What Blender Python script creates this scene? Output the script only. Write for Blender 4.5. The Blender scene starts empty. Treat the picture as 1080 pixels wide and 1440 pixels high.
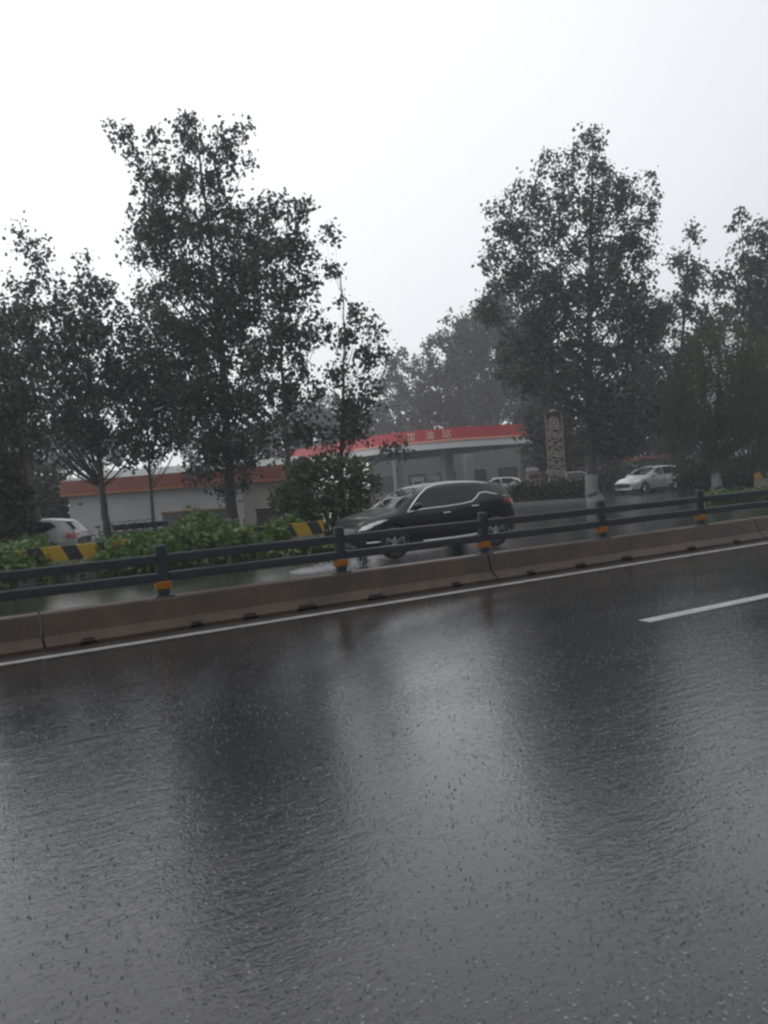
import bpy, math, random
import numpy as np
from mathutils import Vector, Matrix

random.seed(7)
rng = np.random.default_rng(7)
R = math.radians
scn = bpy.context.scene
COL = scn.collection

# ------------------------------------------------------------------ camera
FPX = 1100.0                       # focal length in pixels of the 1080 x 1440 photograph
CAM_H = 1.75
AZ, PITCH, ROLL = R(28.6), R(2.2), R(4.2)
fwd = Vector((math.sin(AZ) * math.cos(PITCH), math.cos(AZ) * math.cos(PITCH), -math.sin(PITCH)))
rgt0 = Vector((math.cos(AZ), -math.sin(AZ), 0.0))
up0 = rgt0.cross(fwd)
upv = up0 * math.cos(ROLL) + rgt0 * math.sin(ROLL)
rgt = rgt0 * math.cos(ROLL) - up0 * math.sin(ROLL)
cam_data = bpy.data.cameras.new('camera')
cam = bpy.data.objects.new('camera', cam_data)
COL.objects.link(cam)
rot = Matrix((rgt, upv, -fwd)).transposed()
cam.matrix_world = Matrix.Translation((0, 0, CAM_H)) @ rot.to_4x4()
cam_data.sensor_fit = 'HORIZONTAL'
cam_data.sensor_width = 36.0
cam_data.lens = 36.0 * FPX / 1080.0
cam_data.clip_start, cam_data.clip_end = 0.1, 2000.0
scn.camera = cam
cam_data.dof.use_dof = True
cam_data.dof.focus_distance = 24.0
cam_data.dof.aperture_fstop = 5.0

# ------------------------------------------------------------------ sky, sun, exposure
SUN_EL, SUN_AZ = R(48), R(-25)     # the brightest part of the cloud is up and to the left
world = bpy.data.worlds.new('World')
scn.world = world
world.use_nodes = True
wn, wl = world.node_tree.nodes, world.node_tree.links
wn.clear()
w_out = wn.new('ShaderNodeOutputWorld')
sky = wn.new('ShaderNodeTexSky')
sky.sky_type = 'NISHITA'
sky.sun_disc = False
sky.sun_elevation = SUN_EL
sky.sun_rotation = SUN_AZ
bg_sky = wn.new('ShaderNodeBackground'); bg_sky.inputs[1].default_value = 0.06
wl.new(sky.outputs[0], bg_sky.inputs[0])
# the closed cloud deck: bright towards the hidden sun, greyer away from it, with a faint mottle
tc = wn.new('ShaderNodeTexCoord')
dot = wn.new('ShaderNodeVectorMath'); dot.operation = 'DOT_PRODUCT'
dot.inputs[1].default_value = (math.sin(SUN_AZ) * math.cos(SUN_EL), math.cos(SUN_AZ) * math.cos(SUN_EL), math.sin(SUN_EL))
wl.new(tc.outputs['Generated'], dot.inputs[0])
ns = wn.new('ShaderNodeTexNoise'); ns.inputs['Scale'].default_value = 1.6; ns.inputs['Detail'].default_value = 4
wl.new(tc.outputs['Generated'], ns.inputs['Vector'])
add = wn.new('ShaderNodeMath'); add.operation = 'MULTIPLY_ADD'
wl.new(ns.outputs[0], add.inputs[0]); add.inputs[1].default_value = 0.34
wl.new(dot.outputs['Value'], add.inputs[2])
ramp = wn.new('ShaderNodeValToRGB')
ramp.color_ramp.elements[0].position = 0.2; ramp.color_ramp.elements[0].color = (0.60, 0.63, 0.67, 1)
ramp.color_ramp.elements[1].position = 1.0; ramp.color_ramp.elements[1].color = (1.0, 1.0, 1.02, 1)
wl.new(add.outputs[0], ramp.inputs[0])
bg_cl = wn.new('ShaderNodeBackground'); bg_cl.inputs[1].default_value = 1.22
wl.new(ramp.outputs[0], bg_cl.inputs[0])
mixw = wn.new('ShaderNodeMixShader'); mixw.inputs[0].default_value = 0.93
wl.new(bg_sky.outputs[0], mixw.inputs[1]); wl.new(bg_cl.outputs[0], mixw.inputs[2])
wl.new(mixw.outputs[0], w_out.inputs[0])

sun_d = bpy.data.lights.new('sun', 'SUN')
sun_d.energy = 0.5; sun_d.angle = R(30); sun_d.color = (1.0, 0.98, 0.95)
sun = bpy.data.objects.new('sun', sun_d); COL.objects.link(sun)
sd = Vector((math.sin(SUN_AZ) * math.cos(SUN_EL), math.cos(SUN_AZ) * math.cos(SUN_EL), math.sin(SUN_EL)))
sun.rotation_euler = sd.to_track_quat('Z', 'Y').to_euler()

scn.view_settings.view_transform = 'Standard'
scn.view_settings.look = 'None'
scn.view_settings.exposure = 0.0
scn.view_settings.gamma = 1.0
scn.view_settings.use_curve_mapping = False
scn.cycles.filter_width = 2.4
scn.cycles.max_bounces = 8
scn.cycles.transparent_max_bounces = 8
scn.cycles.volume_bounces = 1
scn.cycles.use_denoising = True

# ------------------------------------------------------------------ helpers
def W(px, py, z):
    """the point seen at photograph pixel (px, py) at depth z metres"""
    return Vector((0, 0, CAM_H)) + fwd * z + rgt * ((px - 540) / FPX * z) + upv * ((720 - py) / FPX * z)

def G(px, z, h=0.0):
    """the ground point under the horizon at photograph column px, depth z"""
    a, b = W(px, 0, z), W(px, 1000, z)
    t = (CAM_H - a.z) / (b.z - a.z)
    p = a + (b - a) * t
    return Vector((p.x, p.y, h))

class MB:
    def __init__(s): s.v, s.f, s.m = [], [], []
    def add(s, vs, fs, mi=0):
        o = len(s.v)
        s.v += [tuple(v) for v in vs]
        s.f += [tuple(i + o for i in f) for f in fs]
        s.m += [mi] * len(fs)
        return s
    def box(s, x0, x1, y0, y1, z0, z1, mi=0, M=None, bev=0.0):
        if bev > 0:
            b = min(bev, (x1-x0)*.45, (y1-y0)*.45, (z1-z0)*.45)
            ring = lambda z, i: [(x0+i+b, y0+i, z), (x1-i-b, y0+i, z), (x1-i, y0+i+b, z), (x1-i, y1-i-b, z), (x1-i-b, y1-i, z), (x0+i+b, y1-i, z), (x0+i, y1-i-b, z), (x0+i, y0+i+b, z)]
            vs = ring(z0, b*.5) + ring(z0+b, 0) + ring(z1-b, 0) + ring(z1, b*.5)
            fs = [tuple(range(7, -1, -1)), tuple(range(24, 32))]
            for k in range(3):
                for i in range(8):
                    fs.append((k*8+i, k*8+(i+1) % 8, k*8+8+(i+1) % 8, k*8+8+i))
        else:
            vs = [(x0,y0,z0),(x1,y0,z0),(x1,y1,z0),(x0,y1,z0),(x0,y0,z1),(x1,y0,z1),(x1,y1,z1),(x0,y1,z1)]
            fs = [(3,2,1,0),(4,5,6,7),(0,1,5,4),(1,2,6,5),(2,3,7,6),(3,0,4,7)]
        if M is not None: vs = [tuple(M @ Vector(v)) for v in vs]
        return s.add(vs, fs, mi)
    def tube(s, pts, rads, n=6, mi=0, closed=False, cap=True):
        pts = [Vector(p) for p in pts]
        if not hasattr(rads, '__len__'): rads = [rads] * len(pts)
        N = len(pts); vs = []
        ref = None
        for i, p in enumerate(pts):
            if closed: t = pts[(i+1) % N] - pts[i-1]
            else: t = pts[min(i+1, N-1)] - pts[max(i-1, 0)]
            if t.length < 1e-9: t = Vector((0, 0, 1))
            t.normalize()
            if ref is None:
                ref = Vector((0, 0, 1)) if abs(t.z) < .9 else Vector((1, 0, 0))
            a = (ref - t * ref.dot(t))
            if a.length < 1e-6: a = t.orthogonal()
            a.normalize(); ref = a
            b = t.cross(a)
            for k in range(n):
                an = 2 * math.pi * k / n
                vs.append(p + (a * math.cos(an) + b * math.sin(an)) * rads[i])
        fs = []
        for i in range(N if closed else N - 1):
            j = (i + 1) % N
            for k in range(n):
                fs.append((i*n+k, i*n+(k+1) % n, j*n+(k+1) % n, j*n+k))
        if cap and not closed:
            fs.append(tuple(range(n-1, -1, -1))); fs.append(tuple((N-1)*n+k for k in range(n)))
        return s.add(vs, fs, mi)
    def lathe(s, prof, n=24, mi=0, M=None):
        """prof: (radius, height) pairs around z"""
        vs = []
        for r, h in prof:
            for k in range(n):
                an = 2 * math.pi * k / n
                v = Vector((r * math.cos(an), r * math.sin(an), h))
                vs.append(M @ v if M is not None else v)
        fs = []
        for i in range(len(prof) - 1):
            for k in range(n):
                fs.append((i*n+k, i*n+(k+1) % n, (i+1)*n+(k+1) % n, (i+1)*n+k))
        fs.append(tuple(range(n-1, -1, -1))); fs.append(tuple((len(prof)-1)*n+k for k in range(n)))
        return s.add(vs, fs, mi)
    def prism(s, poly, z0, z1, mi=0, M=None):
        n = len(poly)
        vs = [(x, y, z0) for x, y in poly] + [(x, y, z1) for x, y in poly]
        if M is not None: vs = [tuple(M @ Vector(v)) for v in vs]
        fs = [tuple(range(n-1, -1, -1)), tuple(range(n, 2*n))]
        fs += [(i, (i+1) % n, n+(i+1) % n, n+i) for i in range(n)]
        return s.add(vs, fs, mi)
    def build(s, name, mats, parent=None, smooth=False):
        me = bpy.data.meshes.new(name)
        me.from_pydata(s.v, [], s.f)
        for m in (mats if isinstance(mats, (list, tuple)) else [mats]): me.materials.append(m)
        if any(s.m): me.polygons.foreach_set('material_index', s.m)
        if smooth: me.polygons.foreach_set('use_smooth', [True] * len(me.polygons))
        me.update()
        o = bpy.data.objects.new(name, me)
        COL.objects.link(o)
        if parent is not None: o.parent = parent
        return o

def tag(o, label=None, cat=None, group=None, kind=None):
    if label: o['label'] = label
    if cat: o['category'] = cat
    if group: o['group'] = group
    if kind: o['kind'] = kind
    return o

def thing(name, label, cat, loc=(0, 0, 0), rz=0.0, group=None):
    o = bpy.data.objects.new(name, None)
    COL.objects.link(o)
    o.location = loc; o.rotation_euler = (0, 0, rz)
    o.empty_display_size = 0.3
    return tag(o, label, cat, group)

def dup(root, loc, rz, label, group=None):
    def cp(o, par):
        c = o.copy(); COL.objects.link(c)
        if par is not None: c.parent = par
        for ch in list(o.children): cp(ch, c)
        return c
    r = cp(root, None)
    r.location = loc; r.rotation_euler = (0, 0, rz); r['label'] = label
    if group: r['group'] = group
    return r

# ------------------------------------------------------------------ materials
def new_mat(name):
    m = bpy.data.materials.new(name); m.use_nodes = True
    nt = m.node_tree
    return m, nt.nodes, nt.links, nt.nodes['Principled BSDF']

def mat(name, col, rough=0.5, var=0.0, scale=3.0, bump=0.0, bscale=40.0, metal=0.0, coat=0.0, stain=None, stain_scale=1.2, stain_amt=0.5, ior=1.45):
    m, n, l, b = new_mat(name)
    b.inputs['Roughness'].default_value = rough
    b.inputs['Metallic'].default_value = metal
    b.inputs['IOR'].default_value = ior
    b.inputs['Coat Weight'].default_value = coat
    b.inputs['Coat Roughness'].default_value = 0.08
    c = (*col, 1)
    if var > 0 or stain:
        t = n.new('ShaderNodeTexCoord')
        x = n.new('ShaderNodeTexNoise'); x.inputs['Scale'].default_value = scale; x.inputs['Detail'].default_value = 6
        l.new(t.outputs['Object'], x.inputs['Vector'])
        mr = n.new('ShaderNodeMapRange'); mr.inputs[1].default_value = .25; mr.inputs[2].default_value = .75
        mr.inputs[3].default_value = 1 - var; mr.inputs[4].default_value = 1 + var
        l.new(x.outputs[0], mr.inputs[0])
        mx = n.new('ShaderNodeMix'); mx.data_type = 'RGBA'; mx.blend_type = 'MULTIPLY'; mx.inputs[0].default_value = 1
        mx.inputs[6].default_value = c
        l.new(mr.outputs[0], mx.inputs[7])
        last = mx.outputs[2]
        if stain:
            y = n.new('ShaderNodeTexNoise'); y.inputs['Scale'].default_value = stain_scale; y.inputs['Detail'].default_value = 8; y.inputs['Roughness'].default_value = .65
            l.new(t.outputs['Object'], y.inputs['Vector'])
            r2 = n.new('ShaderNodeMapRange'); r2.inputs[1].default_value = .45; r2.inputs[2].default_value = .7; r2.inputs[3].default_value = 0; r2.inputs[4].default_value = stain_amt
            l.new(y.outputs[0], r2.inputs[0])
            m2 = n.new('ShaderNodeMix'); m2.data_type = 'RGBA'
            l.new(r2.outputs[0], m2.inputs[0]); l.new(last, m2.inputs[6]); m2.inputs[7].default_value = (*stain, 1)
            last = m2.outputs[2]
        l.new(last, b.inputs['Base Color'])
    else:
        b.inputs['Base Color'].default_value = c
    if bump > 0:
        t = n.new('ShaderNodeTexCoord')
        z = n.new('ShaderNodeTexNoise'); z.inputs['Scale'].default_value = bscale; z.inputs['Detail'].default_value = 5
        l.new(t.outputs['Object'], z.inputs['Vector'])
        bp = n.new('ShaderNodeBump'); bp.inputs['Strength'].default_value = bump; bp.inputs['Distance'].default_value = .02
        l.new(z.outputs[0], bp.inputs['Height']); l.new(bp.outputs[0], b.inputs['Normal'])
    return m

def leaf_mat(name, c0, c1, rough=0.42, transl=0.34):
    m, n, l, b = new_mat(name)
    g = n.new('ShaderNodeNewGeometry')
    rp = n.new('ShaderNodeValToRGB')
    rp.color_ramp.elements[0].color = (*c0, 1); rp.color_ramp.elements[1].color = (*c1, 1)
    l.new(g.outputs['Random Per Island'], rp.inputs[0])
    l.new(rp.outputs[0], b.inputs['Base Color'])
    b.inputs['Roughness'].default_value = rough
    b.inputs['Specular IOR Level'].default_value = 0.35
    tr = n.new('ShaderNodeBsdfTranslucent'); l.new(rp.outputs[0], tr.inputs[0])
    mx = n.new('ShaderNodeMixShader'); mx.inputs[0].default_value = transl
    l.new(b.outputs[0], mx.inputs[1]); l.new(tr.outputs[0], mx.inputs[2])
    l.new(mx.outputs[0], n['Material Output'].inputs[0])
    return m

def wet_road(name, col, r0, r1, ripple, agg):
    """wet asphalt: dark ground under a broken film of water pitted by rain"""
    m, n, l, b = new_mat(name)
    t = n.new('ShaderNodeTexCoord')
    big = n.new('ShaderNodeTexNoise'); big.inputs['Scale'].default_value = .35; big.inputs['Detail'].default_value = 6
    mp = n.new('ShaderNodeMapping'); mp.inputs['Scale'].default_value = (.35, 1.0, 1.0)
    l.new(t.outputs['Object'], mp.inputs[0]); l.new(mp.outputs[0], big.inputs['Vector'])
    fine = n.new('ShaderNodeTexNoise'); fine.inputs['Scale'].default_value = 55; fine.inputs['Detail'].default_value = 4
    l.new(t.outputs['Object'], fine.inputs['Vector'])
    rr = n.new('ShaderNodeMapRange'); rr.inputs[1].default_value = .35; rr.inputs[2].default_value = .65; rr.inputs[3].default_value = r0; rr.inputs[4].default_value = r1
    l.new(big.outputs[0], rr.inputs[0]); l.new(rr.outputs[0], b.inputs['Roughness'])
    cr = n.new('ShaderNodeValToRGB')
    cr.color_ramp.elements[0].position = .3; cr.color_ramp.elements[0].color = tuple(c * .35 for c in col) + (1,)
    cr.color_ramp.elements[1].position = .72; cr.color_ramp.elements[1].color = tuple(c * 2.0 for c in col) + (1,)
    l.new(fine.outputs[0], cr.inputs[0])
    mx = n.new('ShaderNodeMix'); mx.data_type = 'RGBA'; mx.blend_type = 'MULTIPLY'; mx.inputs[0].default_value = 1
    b2 = n.new('ShaderNodeMapRange'); b2.inputs[1].default_value = .3; b2.inputs[2].default_value = .7; b2.inputs[3].default_value = .75; b2.inputs[4].default_value = 1.25
    l.new(big.outputs[0], b2.inputs[0])
    l.new(cr.outputs[0], mx.inputs[6]); l.new(b2.outputs[0], mx.inputs[7])
    l.new(mx.outputs[2], b.inputs['Base Color'])
    b.inputs['IOR'].default_value = 1.45
    b.inputs['Coat Weight'].default_value = 0.75; b.inputs['Coat IOR'].default_value = 1.33; b.inputs['Coat Roughness'].default_value = 0.05
    # bumps: aggregate, wavelets, drop rings
    wav = n.new('ShaderNodeTexNoise'); wav.inputs['Scale'].default_value = 9; wav.inputs['Detail'].default_value = 3; wav.inputs['Distortion'].default_value = .6
    mw = n.new('ShaderNodeMapping'); mw.inputs['Scale'].default_value = (.6, 1.5, 1)
    l.new(t.outputs['Object'], mw.inputs[0]); l.new(mw.outputs[0], wav.inputs['Vector'])
    vo = n.new('ShaderNodeTexVoronoi'); vo.feature = 'F1'; vo.inputs['Scale'].default_value = 11
    l.new(t.outputs['Object'], vo.inputs['Vector'])
    sn = n.new('ShaderNodeMath'); sn.operation = 'MULTIPLY'; sn.inputs[1].default_value = 30
    l.new(vo.outputs['Distance'], sn.inputs[0])
    s2 = n.new('ShaderNodeMath'); s2.operation = 'SINE'; l.new(sn.outputs[0], s2.inputs[0])
    b_a = n.new('ShaderNodeBump'); b_a.inputs['Strength'].default_value = agg; b_a.inputs['Distance'].default_value = .006
    l.new(fine.outputs[0], b_a.inputs['Height'])
    b_w = n.new('ShaderNodeBump'); b_w.inputs['Strength'].default_value = ripple; b_w.inputs['Distance'].default_value = .02
    film = n.new('ShaderNodeTexNoise'); film.inputs['Scale'].default_value = .8; film.inputs['Detail'].default_value = 5; film.inputs['Roughness'].default_value = .6
    l.new(mp.outputs[0], film.inputs['Vector'])
    fm = n.new('ShaderNodeMapRange'); fm.inputs[1].default_value = .38; fm.inputs[2].default_value = .64; fm.inputs[3].default_value = ripple * .15; fm.inputs[4].default_value = ripple * 1.9
    l.new(film.outputs[0], fm.inputs[0]); l.new(fm.outputs[0], b_w.inputs['Strength'])
    fa = n.new('ShaderNodeMapRange'); fa.inputs[1].default_value = .38; fa.inputs[2].default_value = .64; fa.inputs[3].default_value = agg * .25; fa.inputs[4].default_value = agg * 2.4
    l.new(film.outputs[0], fa.inputs[0]); l.new(fa.outputs[0], b_a.inputs['Strength'])
    l.new(wav.outputs[0], b_w.inputs['Height']); l.new(b_a.outputs[0], b_w.inputs['Normal'])
    b_r = n.new('ShaderNodeBump'); b_r.inputs['Strength'].default_value = ripple * .3; b_r.inputs['Distance'].default_value = .004
    sp = n.new('ShaderNodeTexNoise'); sp.inputs['Scale'].default_value = 24; sp.inputs['Detail'].default_value = 2; sp.inputs['Distortion'].default_value = 1.5
    l.new(mw.outputs[0], sp.inputs['Vector'])
    b_s = n.new('ShaderNodeBump'); b_s.inputs['Strength'].default_value = ripple * 1.3; b_s.inputs['Distance'].default_value = .012
    l.new(sp.outputs[0], b_s.inputs['Height']); l.new(b_w.outputs[0], b_s.inputs['Normal'])
    l.new(s2.outputs[0], b_r.inputs['Height']); l.new(b_s.outputs[0], b_r.inputs['Normal'])
    l.new(b_r.outputs[0], b.inputs['Normal']); l.new(b_r.outputs[0], b.inputs['Coat Normal'])
    return m

M = {}
M['road'] = wet_road('wet asphalt', (.013, .013, .014), .03, .10, .13, .13)
M['side_road'] = wet_road('wet side road', (.022, .022, .023), .05, .14, .16, .2)
M['earth'] = mat('wet earth', (.045, .045, .035), .7, .4, 1.5, .5, 12)
M['line'] = mat('worn road paint', (.36, .36, .36), .35, .2, 8, .2, 60, stain=(.13, .13, .13), stain_scale=5, stain_amt=.6)
M['gutter'] = mat('muddy gutter', (.042, .034, .026), .45, .45, 4, .5, 25)
M['barrier'] = mat('stained concrete', (.066, .041, .025), .4, .3, 2.2, .25, 30, stain=(.022, .016, .012), stain_scale=1.6, stain_amt=.75)
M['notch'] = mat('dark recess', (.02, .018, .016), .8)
M['rail'] = mat('blue grey rail paint', (.030, .038, .047), .3, .2, 5, .1, 40)
M['reflector'] = mat('amber reflector', (.30, .11, .006), .3, .15, 20)
M['yellow'] = mat('yellow paint', (.42, .27, .016), .45, .2, 6, stain=(.12, .1, .05), stain_scale=6, stain_amt=.5)
M['black'] = mat('black paint', (.018, .018, .02), .45, .3, 6)
M['conc'] = mat('tan concrete', (.24, .2, .16), .6, .25, 4, .3, 30)
M['white_wall'] = mat('pale grey render', (.36, .36, .355), .7, .12, .6, .1, 20, stain=(.22, .22, .21), stain_scale=.5, stain_amt=.5)
M['tan_wall'] = mat('cream render', (.25, .225, .195), .7, .12, .8, .1, 20)
M['red_fascia'] = mat('brick red fascia', (.20, .055, .036), .5, .25, 2)
M['orange_trim'] = mat('orange trim', (.32, .11, .04), .5, .2, 3)
M['roof_grey'] = mat('dark roof sheet', (.09, .09, .095), .45, .2, 2)
M['roof_metal'] = mat('pale metal roof', (.42, .43, .45), .35, .1, 2)
M['canopy_red'] = mat('red canopy panel', (.49, .048, .06), .35, .08, .5)
M['canopy_stripe'] = mat('peach stripe', (.75, .36, .25), .4)
M['canopy_white'] = mat('off white soffit edge', (.62, .62, .63), .45, .06, 1)
M['soffit'] = mat('soffit panel', (.16, .16, .165), .6, .08, 1)
M['sign_text'] = mat('cream sign lettering', (.80, .62, .42), .4)
M['column'] = mat('grey column cladding', (.19, .195, .2), .5, .08, 1)
M['shop'] = mat('shop wall', (.11, .11, .115), .6, .15, 1)
M['glass'] = mat('dark glass', (.012, .014, .016), .05)
M['winglass'] = mat('tinted car glass', (.010, .011, .013), .04)
M['suv_paint'] = mat('charcoal car paint', (.007, .007, .008), .32, coat=.35, ior=1.33)
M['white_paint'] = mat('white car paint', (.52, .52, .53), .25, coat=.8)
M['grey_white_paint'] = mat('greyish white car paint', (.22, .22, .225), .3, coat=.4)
M['silver_paint'] = mat('silver car paint', (.42, .43, .45), .3, metal=.3, coat=.6)
M['chrome'] = mat('chrome', (.85, .85, .87), .35, metal=.7)
M['trim'] = mat('black plastic', (.015, .015, .016), .5)
M['tyre'] = mat('tyre rubber', (.016, .016, .017), .6, .2, 20)
M['alloy'] = mat('alloy rim', (.52, .53, .55), .25, metal=.8)
M['lamp'] = mat('headlight lens', (.75, .76, .78), .08, coat=1)
M['tail'] = mat('tail light lens', (.22, .012, .012), .15, coat=1)
M['bark'] = mat('dark wet bark', (.045, .040, .036), .6, .4, 6, .9, 22)
M['bark_grey'] = mat('grey brown bark', (.085, .075, .066), .6, .35, 5, .8, 20)
M['whitewash'] = mat('whitewashed bark', (.20, .21, .20), .7, .25, 5, .5, 25)
M['leaf'] = leaf_mat('poplar leaf', (.042, .052, .040), (.085, .100, .078))
M['leaf_b'] = leaf_mat('dark leaf', (.036, .046, .036), (.068, .084, .062))
M['leaf_far'] = leaf_mat('far leaf', (.025, .036, .025), (.045, .058, .042))
M['willow'] = leaf_mat('willow leaf', (.040, .066, .034), (.068, .105, .055))
M['hedge'] = leaf_mat('hedge leaf', (.045, .095, .018), (.12, .20, .045), .38, .3)
M['shrub'] = leaf_mat('shrub leaf', (.022, .055, .016), (.06, .115, .035), .38, .3)
M['shrub_dark'] = leaf_mat('dark shrub leaf', (.014, .032, .014), (.03, .055, .024))
M['hedge_far'] = leaf_mat('clipped hedge leaf', (.018, .032, .015), (.04, .06, .028))
M['lattice'] = mat('cream lattice', (.46, .43, .35), .5, .15, 6)
M['brown_post'] = mat('brown column panel', (.06, .045, .03), .5, .2, 4)
M['pump_orange'] = mat('orange dispenser panel', (.30, .19, .13), .4, .1, 3)
M['pump_red'] = mat('red dispenser panel', (.40, .07, .05), .4)
M['pump_white'] = mat('white dispenser panel', (.62, .62, .62), .4)
M['red_post'] = mat('red plastic post', (.55, .07, .04), .4)
M['bin'] = mat('dark slate cabinet', (.05, .055, .065), .45, .15, 4)
M['bike'] = mat('black bike frame', (.02, .02, .022), .35)
M['bike_white'] = mat('pale bike panel', (.6, .6, .6), .4)
M['kerb'] = mat('kerb stone', (.19, .19, .19), .5, .2, 3, .2, 30)

# ------------------------------------------------------------------ setting: ground and roads
def sheet(name, x0, x1, y0, y1, z, m, nx=1, ny=1):
    b = MB()
    for i in range(nx):
        for j in range(ny):
            xa, xb = x0+(x1-x0)*i/nx, x0+(x1-x0)*(i+1)/nx
            ya, yb = y0+(y1-y0)*j/ny, y0+(y1-y0)*(j+1)/ny
            b.add([(xa,ya,z),(xb,ya,z),(xb,yb,z),(xa,yb,z)], [(0,1,2,3)])
    return tag(b.build(name, m), kind='structure')

sheet('ground', -280, 280, -280, 280, -0.008, M['earth'])
sheet('road', -270, 270, -14, 10.40, 0.0, M['road'])
sheet('side_road', -270, 270, 10.40, 58, -0.004, M['side_road'])
sheet('gutter', -40, 80, 10.02, 10.40, 0.004, M['gutter'])
sheet('edge_line', -60, 120, 9.80, 9.98, 0.0042, M['line'])
for i, (a, b_) in enumerate(((6.55, 12.55), (21.5, 27.5), (36.5, 42.5), (-8.5, -2.5))):
    sheet('lane_dash', a, b_, 6.12, 6.30, 0.0042, M['line'])
sheet('road_seam', -60, 1.25, 6.19, 6.21, 0.003, mat('seam', (.075, .075, .075), .3, .5, 2))
sheet('verge', -60, 9.4, 19.75, 26.0, 0.03, M['earth'])

# kerb of the planted island and of the hedge bed at the petrol station
def kerb(name, a, b, w=.14, h=.13):
    a, b = Vector(a), Vector(b); d = (b - a).normalized(); n_ = Vector((-d.y, d.x, 0))
    poly = [a, b, b + n_*w, a + n_*w]
    return tag(MB().prism([(p.x, p.y) for p in poly], -.01, h).build(name, M['kerb']), kind='structure')
kerb('kerb', (-40, 19.6, 0), (9.3, 19.6, 0))
ka, kb = G(712, 41.0), G(842, 40.0)
kerb('kerb', ka, kb, .2, .16)

# ------------------------------------------------------------------ barrier and its railing
prof = [(10.25, 0.0), (10.25, .05), (10.41, .16), (10.49, .44), (10.72, .44), (10.80, .16), (10.96, .05), (10.96, 0.0)]
joints = [-6.0, .8, 7.6, 14.4, 21.2, 28.0]
notch_at = [-9, -7.5, -4.6, -3.2, -1.6, -.2, 1.3, 2.66, 3.4, 4.25, 5.36, 6.8, 8.3, 9.4, 10.5, 12.2, 13.5, 15.3, 16.8, 18.4, 20, 22.6, 24.2, 26, 29.4, 31, 33, 36, 38, 40, 43, 45, 47]
bar_labels = ['muddy concrete barrier segment below the leftmost railing, left of the first joint',
              'long muddy concrete barrier segment in front of the striped wall and hedge', 'muddy concrete barrier segment under the dark suv tail and the next posts',
              'muddy concrete barrier segment right of the white car, below willow', 'muddy concrete barrier segment far along the road past the frame edge']
for k in range(len(joints) - 1):
    a, b = joints[k] + .015, joints[k+1] - .015
    mb = MB()
    # upper body with softened arrises, the foot broken by drain notches
    up_prof = [(10.262, .058), (10.41, .16), (10.482, .415), (10.495, .436), (10.52, .44), (10.69, .44), (10.715, .436), (10.728, .415), (10.80, .16), (10.948, .058)]
    n = len(up_prof); steps = 14
    vs, fs = [], []
    for i in range(steps + 1):
        x = a + (b - a) * i / steps
        w = random.uniform(-.004, .004)
        vs += [(x, y + w, z + random.uniform(-.002, .002)) for y, z in up_prof]
    for i in range(steps):
        for j in range(n - 1):
            fs.append((i*n+j, (i+1)*n+j, (i+1)*n+j+1, i*n+j+1))
    fs.append(tuple(range(n))); fs.append(tuple(steps*n + j for j in range(n-1, -1, -1)))
    mb.add(vs, fs, 0)
    cuts = [c for c in notch_at if a + .3 < c < b - .3]
    hw_ = {c: random.uniform(.07, .17) for c in cuts}
    xs = [a] + [v for c in cuts for v in (c - hw_[c], c + hw_[c])] + [b]
    for i in range(0, len(xs), 2):
        mb.prism([(xs[i], 10.25), (xs[i+1], 10.25), (xs[i+1], 10.96), (xs[i], 10.96)], 0.0, .057, 0)
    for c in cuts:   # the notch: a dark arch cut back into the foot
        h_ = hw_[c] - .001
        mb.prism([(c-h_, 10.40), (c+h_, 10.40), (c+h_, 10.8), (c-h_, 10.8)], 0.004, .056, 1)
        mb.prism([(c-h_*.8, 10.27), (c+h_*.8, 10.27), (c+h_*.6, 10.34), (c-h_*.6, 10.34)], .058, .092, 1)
    o = mb.build('concrete_barrier', [M['barrier'], M['notch']])
    tag(o, bar_labels[k], 'barrier', 'concrete barrier segments along the road')

rl = thing('guard_railing', 'blue grey two rail guard railing with amber post bands on the concrete barrier', 'railing', (0, 10.6, .44))
post_s = [2.34 + 2.64 * k for k in range(-3, 10)]
for s_ in post_s:
    b = MB()
    b.box(s_-.075, s_+.075, -.05, .05, .02, .685, bev=.012)
    p = b.build('post', M['rail'], rl)
    MB().box(s_-.13, s_+.13, -.09, .09, 0.0, .019, bev=.008).build('base_plate', M['rail'], p)
    MB().box(s_-.105, s_+.105, -.062, .062, .10, .205, bev=.01).build('reflector', M['reflector'], p)
for i in range(len(post_s) - 1):
    for zc in (.505, .262):
        x0, x1 = post_s[i] + .076, post_s[i+1] - .076
        b = MB()
        pr = [(-.055, -.060), (-.062, -.045), (-.062, .045), (-.055, .060), (.03, .060), (.036, .05), (.036, -.05), (.03, -.060)]
        sag = random.uniform(-.006, .006)
        vs = []
        for k in range(5):
            x = x0 + (x1 - x0) * k / 4
            dz = sag * (1 - abs(k - 2) / 2)
            vs += [(x, y, zc + z + dz) for y, z in pr]
        fs = [(k*8+j, k*8+8+j, k*8+8+(j+1) % 8, k*8+(j+1) % 8) for k in range(4) for j in range(8)]
        fs += [tuple(range(8)), tuple(range(39, 31, -1))]
        b.add(vs, fs)
        b.build('rail', M['rail'], rl)

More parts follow.
